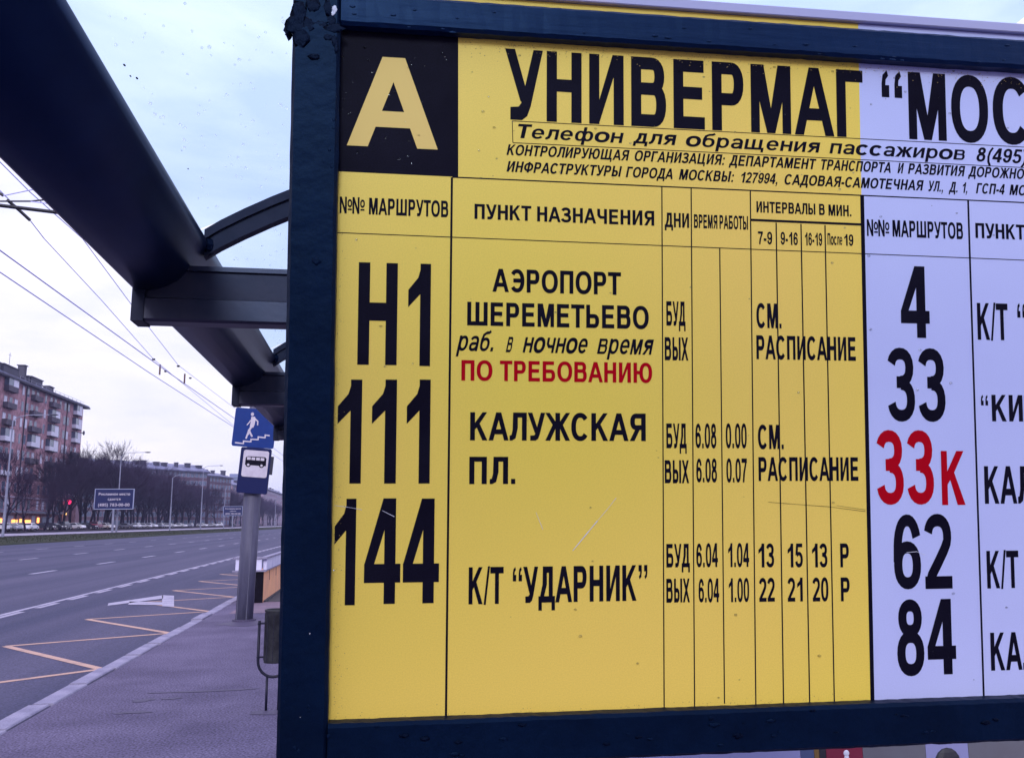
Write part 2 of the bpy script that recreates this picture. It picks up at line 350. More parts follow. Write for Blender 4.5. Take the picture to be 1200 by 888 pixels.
def glyph(ch):
    g = G(); S, T = S_, T_
    LOW = {'в': 'В', 'и': 'И', 'н': 'Н', 'к': 'К', 'л': 'Л', 'м': 'М', 'п': 'П', 'с': 'С', 'т': 'Т', 'ч': 'Ч', 'ж': 'Ж', 'о': 'О', 'я': 'Я', 'д': 'Д', 'щ': 'Щ', 'ь': 'Ь', 'ы': 'Ы', 'з': 'З', 'г': 'Г', 'ю': 'Ю'}
    if ch in LOW: return capglyph(LOW[ch], .735)
    r = capglyph(ch)
    if r: return r
    h = .735; S2, T2 = .19, .14; b = .07; w = .7
    if ch == 'а':
        g.rect(.51, 0, .70, .50); g.stroke(arcp(.35, .47, .255, .195, 160, 0, 12), S2, T2); g.stroke(arcp(.30, .215, .205, .15, 70, 300, 14), S2, T2); g.rect(.28, .30, .6, .43); g.stroke([(.36, .06), (.5, .12), (.6, .24)], S2, T2)
    elif ch == 'е':
        g.stroke(arcp(.37, h/2, .37-S2/2, h/2-T2/2, 0, 325, 24), S2, T2); g.rect(.12, .31, .735, .43); w = .74
    elif ch == 'б':
        g.stroke(arcp(.37, .33, .37-S2/2, .33-T2/2, 0, 360, 26), S2, T2); g.stroke([(.10, .35), (.09, .55), (.16, .78), (.34, .88), (.55, .90), (.66, .97)], S2, T2); w = .74
    elif ch == 'р':
        g.rect(0, -.27, S2, h); g.stroke(arcp(.38, h/2, .36-S2/2, h/2-T2/2, 0, 360, 26), S2, T2); w = .74
    elif ch == 'ф':
        g.rect(.55-S2/2, -.27, .55+S2/2, 1.0); g.stroke(arcp(.32, h/2, .32-S2/2, h/2-T2/2, 0, 360, 24), S2, T2); g.stroke(arcp(.78, h/2, .32-S2/2, h/2-T2/2, 0, 360, 24), S2, T2); w = 1.10
    elif ch == 'у':
        g.poly((.50, h), (.71, h), (.42, -.10), (.32, -.24), (.10, -.27), (.08, -.13), (.20, -.12), (.27, -.02)); g.poly((0, h), (.21, h), (.42, .16), (.36, -.02), (.28, -.01)); w = .71; b = .01
    elif ch == '0': g.arc(.34, .5, .34-S*.48, .5-T/2+.01, 0, 360, 30, 2.4); w = .68; b = .05
    elif ch == '1': g.rect(.27, 0, .27+S, 1); g.poly((.27+S, 1), (.31, 1), (.22, .86), (0, .74), (0, .57), (.27, .70), (.3, .8)); w = .48; b = .15
    elif ch == '2': g.stroke(arcp(.34, .70, .245, .30-T/2, 168, -18, 14) + [(.50, .52), (.34, .35), (.16, .17), (.11, .06)], S, T*1.05); g.rect(0.0, 0, .69, T*1.05); w = .69; b = .05
    elif ch == '3': g.stroke(arcp(.32, .732, .235, .273-T/2, 165, -90, 14)); g.stroke(arcp(.33, .292, .25, .296-T/2, 90, -168, 16)); g.rect(.22, .532-T/2, .345, .532+T/2); w = .69; b = .05
    elif ch == '4': g.rect(.40, 0, .40+S*.95, 1); g.rect(0, .20, .73, .20+T); g.poly((0, .20), (0, .37), (.37, 1), (.45, 1), (.45, .78), (.17, .33), (.17, .25)); w = .73; b = .03
    elif ch == '5': g.rect(.12, 1-T, .65, 1); g.poly((.10, 1), (.29, 1), (.23, .56), (.02, .50)); g.stroke(arcp(.33, .325, .25, .325-T/2+.005, 140, -165, 18)); w = .69; b = .05
    elif ch in '69':
        q = G(); q.stroke(arcp(.35, .32, .34-S/2, .32-T/2, 0, 360, 24)); q.stroke(arcp(.36, .5, .25, .5-T/2, 25, 182, 14) + [(.105, .36)])
        g.p = q.p if ch == '6' else [[(.70-x, 1-y) for x, y in pl] for pl in q.p]; w = .69; b = .05
    elif ch == '7': g.rect(0, 1-T, .68, 1); g.poly((.46, 1), (.68, 1), (.68, .88), (.42, .4), (.33, 0), (.13, 0), (.20, .38), (.46, .86)); w = .68; b = .06
    elif ch == '8': g.arc(.34, .755, .30-S/2, .245-T/2+.005, 0, 360, 24); g.arc(.34, .29, .345-S/2, .29-T/2+.01, 0, 360, 24); w = .69; b = .05
    elif ch == '.': g.rect(0, 0, .20, .19); w = .20; b = .09
    elif ch == ',': g.poly((0, 0), (.10, 0), (.08, -.10), (0, -.15), (.03, -.22), (.14, -.16), (.20, -.02), (.20, .19), (0, .19)); w = .20; b = .09
    elif ch == ':': g.rect(0, 0, .20, .19); g.rect(0, .53, .20, .72); w = .20; b = .12
    elif ch == '-': g.rect(0, .27, .36, .27+T*1.1); w = .36; b = .05
    elif ch == '(': g.stroke([(.36, 1.02), (.18, .72), (.12, .38), (.18, .02), (.36, -.28)], .17, .15); w = .36; b = .06
    elif ch == ')': g.stroke([(0, 1.02), (.18, .72), (.24, .38), (.18, .02), (0, -.28)], .17, .15); w = .36; b = .06
    elif ch == '/': g.poly((0, -.02), (.13, -.02), (.38, 1.02), (.25, 1.02)); w = .38; b = 0
    elif ch in '“”':
        for x in (0, .34):
            q = [(x+.02, .60), (x+.22, .60), (x+.22, .78), (x+.12, .78), (x+.13, .86), (x+.20, .92), (x+.16, 1.0), (x+.05, .93), (x+.02, .80)]
            if ch == '”': q = [(.58-a, 1.60-c) for a, c in q]
            g.poly(*q)
        w = .58; b = .05
    elif ch == '№':
        g.rect(0, 0, .18, 1); g.rect(.52, 0, .70, 1); g.poly((0, 1), (.19, 1), (.70, 0), (.51, 0)); g.stroke(arcp(1.0, .62, .17, .19, 0, 360, 18), .13, .12); g.rect(.80, .20, 1.20, .30); w = 1.2; b = .03
    elif ch == ' ': return [], .30, .04
    else: raise ValueError(ch)
    return g.p, w, b
_gc = {}
def tri(polys):
    vs, fs = [], []
    for pl in polys:
        if sum(a[0]*b[1]-b[0]*a[1] for a, b in zip(pl, pl[1:]+pl[:1])) < 0: pl = pl[::-1]
        k = len(vs); vs += [Vector(q) for q in pl]; fs.append(list(range(k, k+len(pl))))
    if not vs: return [], []
    r = delaunay_2d_cdt(vs, [], fs, 1, 1e-5)
    return [tuple(v) for v in r[0]], [tuple(f) for f, src in zip(r[2], r[5]) if src]
def gmesh(ch):
    if ch not in _gc:
        global S_, T_
        if ch in '0235689': S_, T_ = .208, .16
        p, w, b = glyph(ch); v, f = tri(p); S_, T_ = .24, .178; _gc[ch] = (v, f, w, b)
    return _gc[ch]
def textmesh(s, place):
    """place(x, y) -> 3D point; x runs 0..total width in cap-height units of the unscaled face. Returns MB, width"""
    x = 0; items = []
    for i, ch in enumerate(s):
        v, f, w, b = gmesh(ch)
        if i: x += b
        items.append((x, v, f)); x += w + (b if i < len(s)-1 else 0)
    mb = MB(); W = x
    for x0, v, f in items: mb.add([place((x0+q[0])/W, q[1]) for q in v], f)
    return mb, W

# ================================================================== LARGE STRUCTURE
def sheet(name, x0, x1, y0, y1, z, m, nx=1, ny=1):
    mb = MB(); mb.add([(x0+(x1-x0)*i/nx, y0+(y1-y0)*j/ny, z) for j in range(ny+1) for i in range(nx+1)],
                      [(j*(nx+1)+i, j*(nx+1)+i+1, (j+1)*(nx+1)+i+1, (j+1)*(nx+1)+i) for j in range(ny) for i in range(nx)])
    return tag(mb.build(name, m), kind='structure')
RZ = -.12
# ground: one sheet with the rise behind the far side road, out to the horizon
prof = [(-3000, .75), (-64, .75), (-61, .30), (-33, -.14), (3000, -.14)]
mb = MB(); ys = [-400, 0, 100, 300, 700, 3500]
mb.add([(x, y, z) for y in ys for x, z in prof], [(j*5+i, j*5+i+1, (j+1)*5+i+1, (j+1)*5+i) for j in range(5) for i in range(4)])
tag(mb.build('ground', 'earth'), kind='structure')
sheet('road', -33, -2.99, -60, 1500, RZ, 'asphalt')
def strip(name, pts, m, y0=-60, y1=1500, kind='structure'):
    mb = MB(); n = len(pts); mb.add([(x, y0, z) for x, z in pts]+[(x, y1, z) for x, z in pts], [(i, i+1, n+i+1, n+i) for i in range(n-1)])
    return tag(mb.build(name, m), kind=kind)
strip('median', [(-52, .14), (-34, .02), (-33.2, .0), (-33, -.13)], 'grass')
strip('service_road', [(-60.5, .335), (-52, .19)], 'paleroad')
tg = MB()
for i in range(9000):
    x = random.uniform(-51.8, -33.3); y = random.uniform(70, 330); z = .02+(-34-x)*.12/18 if x < -34 else 0
    a = random.uniform(0, 6.28); hh = random.uniform(.06, .16); dx, dy = .05*math.cos(a), .05*math.sin(a)
    tg.add([(x-dx, y-dy, z), (x+dx, y+dy, z), (x+dy*.5, y-dx*.5, z+hh)], [(0, 1, 2)])
tag(tg.build('grass_tufts', 'grass'), 'short dull green winter grass covering the median beyond the wide road', 'grass', kind='stuff')

# pavement slab
mb = MB(); mb.box((-2.825, -30, -.2), (14, 400, 0)); tag(mb.build('pavement', 'walk'), kind='structure')
sheet('paving_patch', -2.55, 1.2, 16.6, 18.9, .004, 'pinkpave')
# damp marks and cracks: irregular patches on the asphalt
def blob(name, cx, cy, rx, ry, z, m, seed, rot=0, parent=None):
    rnd = random.Random(seed); n = 26; vs = [(cx, cy, z)]; ph = [rnd.uniform(0, 6.28) for _ in range(4)]
    for k in range(n):
        a = 2*math.pi*k/n; r = 1+.22*math.sin(2*a+ph[0])+.15*math.sin(3*a+ph[1])+.12*math.sin(5*a+ph[2])+.08*math.sin(9*a+ph[3])
        x, y = rx*r*math.cos(a), ry*r*math.sin(a); vs.append((cx+x*math.cos(rot)-y*math.sin(rot), cy+x*math.sin(rot)+y*math.cos(rot), z))
    mb = MB(); mb.add(vs, [(0, 1+k, 1+(k+1) % n) for k in range(n)]); return mb.build(name, m, parent)
for (px, py, rx, ry, s) in ((243, 809, .42, .045, 1), (168, 820, .09, .07, 2), (157, 834, .12, .06, 3), (318, 834, .16, .1, 4), (285, 730, .42, .30, 6), (200, 818, .07, .05, 8)):
    p = atz(px, py, .003); tag(blob('damp_stain', p.x, p.y, rx, ry, .0035, 'damp', s), kind='structure')

# kerb stones, each one a piece of the kerb
kerb = tag(thing('kerb', None, None, (0, 0, 0)), kind='structure')
for k in ('label', 'category'):
    if k in kerb: del kerb[k]
joint = MB(); joint.box((-3.02, -10, -.2), (-2.80, 400, -.035)); joint.build('kerb_mortar', 'joint', kerb)
# dirt and damp lying in the gutter, and worn patches in the carriageway
for k_, (gx, gy, a_, b_) in enumerate(((-3.12, 9.2, .09, .8), (-3.1, 11.6, .07, .9), (-3.13, 14.2, .1, 1.2), (-3.1, 17.5, .08, 1.0))): tag(blob('gutter_dirt', gx, gy, a_, b_, RZ+.003, 'damp', 60+k_), kind='structure')
def kst(i):
    rnd = random.Random(i); mb = MB(); mb.bbox((-3.03-rnd.uniform(0, .008), .025, -.19), (-2.855+rnd.uniform(0, .008), .975, .004+rnd.uniform(-.004, .008)), .012); return mb
kv = [kst(i) for i in range(5)]; kme = []
for k_ in kv:
    o = k_.build('kerb_stone', 'kerb', kerb); kme.append(o)
for o in kme: bpy.data.objects.remove(o)
kmesh = []
for k_ in kv:
    me = bpy.data.meshes.new('kerb_stone'); me.from_pydata(k_.v, [], k_.f); me.materials.append(MT['kerb']); kmesh.append(me)
offs = random.Random(3)
for i, y in enumerate(range(3, 70)):
    o = link('kerb_stone', kmesh[(i*7) % 5], kerb); o.location = (offs.uniform(-.018, .018), y-.27, offs.uniform(-.012, .006)); o.rotation_euler.z = offs.uniform(-.006, .006)
mb = MB(); mb.box((-3.03, 69.73, -.2), (-2.85, 400, .003)); tag(mb.build('kerb_far', 'kerb', kerb), kind='stuff')
dr = thing('storm_drain', 'dark iron drain grate set in the gutter against the kerb, bottom left corner', 'drain', (-3.32, 8.35, RZ))
mb = MB(); mb.box((-.19, -.30, .001), (.20, .30, .012)); mb.build('grate_plate', 'hard', dr)
mb = MB(); mb.box((-.22, -.34, .001), (-.19, .34, .03)); mb.build('grate_rim', 'kerb', dr)
for i in range(6):
    mb = MB(); mb.box((-.17, -.26+i*.09, .013), (.18, -.22+i*.09, .024)); mb.build('grate_bar', 'tube', dr)

# road markings, sheets 4 mm above the asphalt
def mark(name, quads, m, dz=.004):
    mb = MB()
    for q in quads: mb.add([(x, y, RZ+dz) for x, y in q], [tuple(range(len(q)))])
    return tag(mb.build(name, m), kind='structure')
mark('bus_lane_line', [((-7.22, -20), (-7.10, -20), (-7.10, 400), (-7.22, 400))], 'mark')
dashes = [((-7.06, y), (-6.92, y), (-6.92, y+1.2), (-7.06, y+1.2)) for y in range(8, 160, 2)]
mark('bus_lane_dashes', dashes, 'mark')
for x0, y0, st in ((-12.2, 34.0, 7.75), (-17.9, 48.2-16.6, 8.3), (-24.5, 44, 8.3)):
    for k in range(-3, 22 if x0 > -20 else 16):
        y = y0+k*st; mark('lane_dash', [((x0-.11, y), (x0+.11, y), (x0+.11, y+2.5), (x0-.11, y+2.5))], 'mark')
zz = [(-4.13-.95, 9.9), (-3.22, 11.45), (-5.23, 13.86), (-3.19, 14.92), (-5.21, 17.42), (-3.2, 18.4), (-5.2, 20.9), (-3.26, 21.85), (-5.2, 24.4), (-3.3, 25.4), (-5.24, 28.1), (-3.3, 29.2), (-5.24, 31.8), (-3.3, 33), (-5.24, 35.6), (-3.3, 36.8)]
q = []; n = .055
for a, b in zip(zz, zz[1:]):
    d = Vector((b[0]-a[0], b[1]-a[1])).normalized(); nx, ny = -d.y*n, d.x*n
    q.append(((a[0]-nx, a[1]-ny), (b[0]-nx, b[1]-ny), (b[0]+nx, b[1]+ny), (a[0]+nx, a[1]+ny)))
for i, qq in enumerate(q): mark('zigzag_stroke', [qq], 'orange', .004+.0006*(i % 2))
def gp(px, py): p = atz(px, py, RZ); return (p.x, p.y)
A1, A2 = gp(127, 709.5), gp(128, 706.5)
mark('bus_lane_letter', [(gp(150, 708.6), gp(152, 704.9), gp(190, 705.7), gp(190, 709.0)), (gp(126.0, 709.9), gp(191, 701.4), gp(191, 697.4), gp(127, 707.0)), (gp(190, 697.3), gp(190, 710.6), gp(204, 711.2), gp(204, 698.0))], 'mark', .009)

# ================================================================== FAR BUILDINGS
def facade_box(root, X, y0, y1, z0, z1, depth, m='brick'):
    mb = MB(); mb.box((X-depth, y0, z0), (X, y1, z1)); return mb.build('wall', m, root)
BX = -76.0
def yb(px, py=560): return atx(px, py, BX).y
bl = thing('apartment_block', 'nine storey pink brick apartment block with glazed and open balconies, left edge', 'building')
zr = atx(93, 475, BX).z; yE = yb(93, 540); g0 = .75
facade_box(bl, BX, 90, yE, g0, zr, 14)
mb = MB(); mb.prism([(BX+1.0, 0, zr), (BX+1.0, 0, zr+.35), (BX-6.5, 0, zr+3.4), (BX-15, 0, zr+.3), (BX-15, 0, zr)], (0, 89, 0), (0, yE+1.6, 0))
rf = mb.build('roof', 'roofm', bl)
mb = MB(); mb.box((BX-.3, 89, zr-.35), (BX+1.2, yE+1.8, zr-.003)); mb.build('eave', 'eave', rf)
for px, hh, wd in ((1, 1.4, 5), (9, 2.8, .9), (12, 1.2, 2.0), (27, 1.4, 8), (43, 3.0, 1.4), (48, 1.0, 1), (57, 1.2, 7), (74, .7, 3)):
    y = yb(px, 450); mb = MB(); mb.box((BX-4.0, y-wd/2, zr+1.2), (BX-2.6, y+wd/2, zr+2.0+hh)); mb.box((BX-4.2, y-wd/2-.2, zr+2.0+hh), (BX-2.4, y+wd/2+.2, zr+2.2+hh)); mb.build('chimney', 'eave', rf)
mb = MB(); mb.tube([(BX-3, yb(27, 440), zr+2), (BX-3, yb(27, 440), zr+6.5)], .05, 4); mb.tube([(BX-3, yb(25.5, 440), zr+6), (BX-3, yb(28.5, 440), zr+6)], .04, 4); mb.build('antenna', 'eave', rf)
for k in range(14):   # low roof railing
    y = yE-2-k*3; mb = MB(); mb.tube([(BX-.2, y, zr+.5), (BX-.2, y, zr+1.3)], .05, 4); mb.tube([(BX-.2, y, zr+1.3), (BX-.2, y+3, zr+1.3)], .04, 4); mb.build('roof_rail', 'lamp', rf)
NF = 9; fh = (zr-g0)/NF
winr = random.Random(77)
winm = bpy.data.meshes.new('window'); b_ = MB()
b_.box((-.02, -.85, -.95), (.05, .85, .95)); winm.from_pydata(b_.v, [], b_.f); winm.materials.append(MT['frame'])
panem = bpy.data.meshes.new('pane'); b_ = MB()
b_.box((.051, -.75, -.85), (.06, -.05, .85)); b_.box((.051, .05, -.85), (.06, .75, .85)); panem.from_pydata(b_.v, [], b_.f); panem.materials.append(MT['glassw']); panel_ = panem.copy(); panel_.name = 'pane'; panel_.materials[0] = MT['balc2']
def window(root, X, y, z, sy=1, sz=1):
    o = link('window', winm, root); o.location = (X, y, z); o.scale = (1, sy, sz)
    p = link('pane', panem if winr.random() < .7 else panel_, o); return o
def balcony(root, X, y, z, wd, glazed, rnd):
    mb = MB(); mb.box((X+.003, y-wd/2, z-1.45), (X+1.0, y+wd/2, z-1.25)); bb = mb.build('balcony', 'balc', root)
    mb = MB(); mb.box((X+.9, y-wd/2, z-1.25), (X+.98, y+wd/2, z-.3)); mb.box((X+.003, y-wd/2, z-1.25), (X+.9, y-wd/2+.08, z-.3)); mb.box((X+.003, y+wd/2-.08, z-1.25), (X+.9, y+wd/2, z-.3))
    mb.build('balustrade', rnd.choice(['balc', 'balc', 'balc2']) if not glazed else rnd.choice(['balc2', 'balc']), bb)
    if glazed:
        mb = MB(); mb.box((X+.003, y-wd*.02, z-.297), (X+.95, y+wd/2-.02, z+1.35)); e = mb.build('balcony_glazing', 'balc2', bb)
        mb = MB(); mb.box((X+.003, y-wd/2+.02, z-.297), (X+.92, y-wd*.02-.01, z+1.35)); mb.build('balcony_glazing', 'glassw', bb)
        mb = MB(); mb.box((X+.003, y-wd/2-.1, z+1.353), (X+1.05, y+wd/2+.1, z+1.43)); mb.build('balcony_roof', 'eave', bb)
rnd = random.Random(5)
cols_w = [10.7, 18.6, 24, 46, 64, 70, 74]
for fl in range(NF):
    z = g0+fh*(fl+.55)
    if fl == 0: continue
    for px in cols_w: window(bl, BX, yb(px), z, .7 if px in (46, 64, 18.6) else .95, 1.1)
    for px, wd in ((1, 5), (33, 5.6), (55, 5.4), (83, 4.6)):
        y = yb(px); window(bl, BX, y-1.3, z, .9, 1.15); window(bl, BX, y+1.4, z, .9, 1.15)
        if fl >= 2 and not (fl == 2 and px != 83): balcony(bl, BX, y, z, wd*rnd.uniform(.85, 1), rnd.random() < (.65 if fl > 4 else .3), rnd)
for k in range(12):
    y = 95+k*5.6
    for fl in range(1, NF): window(bl, BX, y, g0+fh*(fl+.55), .9, 1.1) if y < yb(-4) else None
for px in (22, 72):
    mb = MB(); mb.tube([(BX+.15, yb(px), g0), (BX+.15, yb(px), zr-.4)], .12, 6); mb.build('drainpipe', 'eave', bl)
mb = MB(); mb.box((BX+.004, 95, g0+fh*1.02), (BX+1.8, yb(70), g0+fh*1.02+.5)); mb.build('shop_canopy', 'lamp', bl)
mb = MB(); mb.box((BX+.004, 95, g0+fh*1.95), (BX+.3, yE, g0+fh*1.95+.25)); mb.build('cornice', 'cream', bl)
for px, mm, wd, hh in ((1, 'warm', 1.2, 1.3), (4.5, 'cream', 1.6, 2.6), (12, 'cream', 3.0, 2.6), (17, 'warm', 3.2, .9), (24.5, 'warm', 1.0, 1.2), (33, 'warm', 3.0, .8), (45, 'warm', 1.1, 1.9), (52, 'glassw', 3, 2.2), (60, 'glassw', 3, 2.2), (39, 'cream', 2, 2.6)):
    y = yb(px, 600); mb = MB(); mb.box((BX+.02, y-wd/2, g0+1.35-hh/2+.4), (BX+.14, y+wd/2, g0+1.35+hh/2+.4)); mb.build('shop_window', mm, bl)
y = yb(76, 588); z = atx(76, 588, BX).z
mb = MB(); mb.ball((BX+1.0, y, z), .55, 10, 6); mb.box((BX, y-.05, z-.05), (BX+.9, y+.05, z+.05)); mb.build('neon_sign', 'neon', bl)
z = atx(73, 602, BX).z; mb = MB(); mb.ball((BX+.6, yb(73, 602), z), .42, 8, 5); mb.ball((BX+.6, yb(73, 592), z+2.0), .3, 8, 5); mb.box((BX, yb(73)-.04, z-.04), (BX+.6, yb(73)+.04, z+.04)); mb.build('wall_lamp', 'amber', bl)
mb = MB(); mb.ball((BX+.3, yE+.8, atx(93, 506, BX).z), .6, 8, 5, (.4, 1, 1)); mb.box((BX-.3, yE-.1, atx(93, 506, BX).z-.1), (BX+.3, yE+.8, atx(93, 506, BX).z)); mb.build('satellite_dish', 'balc', bl)

def far_block(name, label, p0, p1, floors, m, roof_h, depth=14, ncol=20, rm='roofm', wsc=1.0, chim=6, seed=1, base=.75):
    """p0, p1: (x, y, eave z) of the two ends of the facade"""
    root = thing(name, label, 'building', (p0[0], p0[1], base), math.atan2(p1[1]-p0[1], p1[0]-p0[0]))
    Lf = math.hypot(p1[0]-p0[0], p1[1]-p0[1]); H = (p0[2]+p1[2])/2-base; rnd = random.Random(seed)
    mb = MB(); mb.box((0, 0, 0), (Lf, depth, H)); mb.build('wall', m, root)
    mb = MB(); mb.prism([(0, -.7, H+.003), (0, -.7, H+.4), (0, depth*.5, H+roof_h), (0, depth+.7, H+.4), (0, depth+.7, H+.003)], (-.8, 0, 0), (Lf+.8, 0, 0)); rf = mb.build('roof', rm, root)
    mb = MB(); mb.box((-.9, -.9, H-.5), (Lf+.9, -.003, H)); mb.build('eave', 'eave', root)
    for k in range(chim):
        x = Lf*(k+rnd.uniform(.2, .8))/chim; a = rnd.uniform(.4, 1.1); hh = rnd.uniform(.5, 1.8)
        mb = MB(); mb.box((x-a, 2.5, H+.6), (x+a, 4, H+1.6+hh)); mb.box((x-a*1.2, 2.3, H+1.6+hh), (x+a*1.2, 4.2, H+1.9+hh)); mb.build('chimney', 'eave', rf)
    f_ = H/floors
    for i in range(ncol):
        for j in range(floors):
            o = link('window', winm, root); o.location = ((i+.5)*Lf/ncol, 0, f_*(j+.55)); o.rotation_euler.z = -math.pi/2; o.scale = (1, wsc, wsc*.95)
            link('pane', panem, o)
    return root
def P(px, py, Y): p = aty(px, py, Y); return (p.x, p.y, p.z)
far_block('brown_apartment_block', 'long dark brown apartment block with grey metal roof behind the row of trees', P(99, 545, 330), P(243, 553.5, 372), 7, 'brown', 3.2, ncol=26, chim=11, seed=3)
far_block('brown_apartment_block', 'brown brick block behind the trees, between the longest block and the bus stop sign', P(246, 555.5, 385), P(271, 562, 405), 7, 'brown', 2.4, ncol=7, chim=3, seed=4)
far_block('pink_apartment_block', 'pale pink rendered building just left of the bus stop pole', P(273, 567, 470), P(301, 572, 500), 6, 'pinkw', 3, ncol=8, chim=2, seed=6)
tb = thing('tower_block', 'blue grey stepped high rise on the skyline left of the bus stop sign', 'building', P(267, 600, 760))
tb.location.z = .75
for x0, x1, top in ((0, 9, 556), (9.2, 22, 547), (-9, -.2, 562)):
    H = aty(270, top, 760).z; mb = MB(); mb.box((x0, 0, 0), (x1, 14, H)); w_ = mb.build('wall', 'bluew', tb)
    for j in range(int(H/4)):
        mb = MB(); mb.box((x0+.8, -.12, 3+j*4), (x1-.8, -.003, 4.6+j*4)); mb.build('window_band', 'glassw', w_)
p = atx(309, 571, -76.); p2 = atx(333, 583, -76.)
far_block('pale_apartment_block', 'pale hazy apartment block seen between the bus stop pole and the blue post', (-76., p.y, p.z), (-76., p2.y, p2.z*.5+p.z*.5), 7, 'pinkw', 4, ncol=20, chim=6, seed=8, depth=14)

# ================================================================== TREES (bare, winter)
def branch(mb, tw, p, d, l, r, lev, rnd):
    n = 3 if lev < 3 else 2
    pts = [p]; q = p.copy(); dd = d.copy()
    for i in range(n):
        dd = (dd+Vector((rnd.gauss(0, .12), rnd.gauss(0, .12), rnd.uniform(.0, .10)))).normalized(); q = q+dd*(l/n); pts.append(q.copy())
    r1 = r*.6
    tgt = mb if lev < 3 else tw
    tgt.tube(pts, [r+(r1-r)*i/n for i in range(n+1)], 6 if lev < 2 else 3, cap=False)
    if lev >= 5: return
    k = 5 if lev == 0 else (4 if lev < 5 else 5)
    if lev == 5: k = 4
    for i in range(k):
        t = rnd.uniform(.45, 1.0) if i else 1.0
        s = pts[-1] if t >= 1 else pts[int(t*n)].lerp(pts[int(t*n)+1], t*n-int(t*n))
        ax = dd.orthogonal().normalized(); ax.rotate(Matrix.Rotation(rnd.uniform(0, 6.283), 3, dd))
        ang = rnd.uniform(.3, .75) if i else rnd.uniform(.05, .3)
        nd = dd.copy(); nd.rotate(Matrix.Rotation(ang, 3, ax))
        branch(mb, tw, s, nd, l*rnd.uniform(.62, .8), max(r1*rnd.uniform(.6, .9), .018), lev+1, rnd)
trees = []
for s in range(5):
    rnd = random.Random(100+s); mb = MB(); tw = MB()
    branch(mb, tw, Vector((0, 0, 0)), Vector((0, 0, 1)), 4.6, .24, 0, rnd)
    zm = max(v[2] for v in tw.v); k = 16.0/zm
    mb.v = [(a*k*.95, b*k*.95, c*k) for a, b, c in mb.v]; tw.v = [(a*k*.95, b*k*.95, c*k) for a, b, c in tw.v]
    m1 = bpy.data.meshes.new('trunk'); m1.from_pydata(mb.v, [], mb.f); m1.materials.append(MT['bark'])
    m2 = bpy.data.meshes.new('crown'); m2.from_pydata(tw.v, [], tw.f); m2.materials.append(MT['twig']); trees.append((m1, m2))
SEG = [(75, 110, 'left of the large billboard'), (110, 158, 'behind the large billboard'), (158, 198, 'between large billboard and next street lamp'), (198, 235, 'between two street lamps before the brown blocks'), (235, 262, 'right of the tall dark street lamp'), (262, 300, 'behind the small billboard and the sign pole'), (300, 437, 'in the narrow gap between sign pole and blue post')]
def row_tree(x, y, h, row):
    px = 437+x/y*1000*.975
    seg = [q for q in SEG if q[0] <= px < q[1]]
    where = seg[0][2] if seg else 'before the right end of the brick block'
    r_ = 'front' if row else 'rear'
    return tree(x, y, h, 'bare tree, %s row, %s' % (r_, where), 'bare trees of the %s row %s' % (r_, where))
def tree(x, y, h, label, group=None, z=.75, k=None, name='bare_tree'):
    k = random.randrange(5) if k is None else k
    t = thing(name, label, 'tree', (x, y, z), random.uniform(0, 6.28), group)
    t.scale = (h/16,)*3
    link('trunk', trees[k][0], t); link('crown', trees[k][1], t); return t
GT = 'bare trees in the row beyond the road'
yy = 198
rr = random.Random(12)
i = 0
while yy < 640:
    row_tree(-67.5+rr.uniform(-2.5, 1), yy, rr.uniform(16, 19), 1); yy += rr.uniform(4.5, 7)*(1 if yy < 400 else 1.4)
yy = 226
while yy < 600:
    row_tree(-73.5-rr.uniform(-1, 4), yy, rr.uniform(18, 23), 0); yy += rr.uniform(4.5, 7.5)*(1 if yy < 400 else 1.4)
p = aty(128, 617, 226); tree(p.x, 226, 22.5, 'tallest bare tree, its rounded top standing above the row right of the brick block')
for px, y, h, lab in ((6, 140, 13, 'bare tree with thick trunk before the brick block, at the left edge'), (30, 160, 11, 'small bare tree in front of the middle of the brick block'), (52, 172, 10, 'low bare tree in front of the lit shops of the brick block'), (70, 190, 12, 'bare tree in front of the right end of the brick block')):
    p = aty(px, 618, y); tree(p.x, y, h, lab)

# ================================================================== LAMP POSTS and BILLBOARDS
def lamp_post(px, top, Y, label, arm=1, group=None):
    p = aty(px, 618, Y); t = thing('street_lamp', label, 'street lamp', (p.x, Y, .2), 0, group); H = aty(px, top, Y).z-.2
    mb = MB(); mb.tube([(0, 0, 0), (0, 0, H*.45), (0, 0, H*.455), (0, 0, H)], [.19, .17, .12, .09], 8); mb.build('post', 'lamp', t)
    mb = MB(); mb.tube([(0, 0, H), (.5, .3, H+.55), (1.6, .4, H+.85), (4.4, .5, H+.95)], .06, 6); a = mb.build('arm', 'lamp', t)
    mb = MB(); mb.ball((4.9, .5, H+.95), .62, 8, 5, (1, .4, .22)); mb.build('lamp_head', 'eave', a)
    return t
lamp_post(4, 493, 124, 'tall grey street lamp with curved arm in front of the brick block, leftmost')
lamp_post(136.5, 535, 183, 'tall grey street lamp rising behind the large blue billboard')
for px, top, Y, lab in ((199, 560, 226, 'grey street lamp among the trees, the next one right of the large billboard'), (235, 549, 265, 'dark tall street lamp standing where the brown blocks meet'), (262, 572, 305, 'grey street lamp just left of the small blue billboard'), (322, 585, 380, 'faint distant street lamp between the bus stop pole and the blue post')):
    lamp_post(px, top, Y, lab)
LET = {}
def letters(parent, s, x0, x1, y, h, place, m, name='lettering', shear=0):
    mb, W = textmesh(s, lambda a, b: place(x0+(x1-x0)*a + shear*b*h, y+b*h)); return mb.build(name, m, parent)
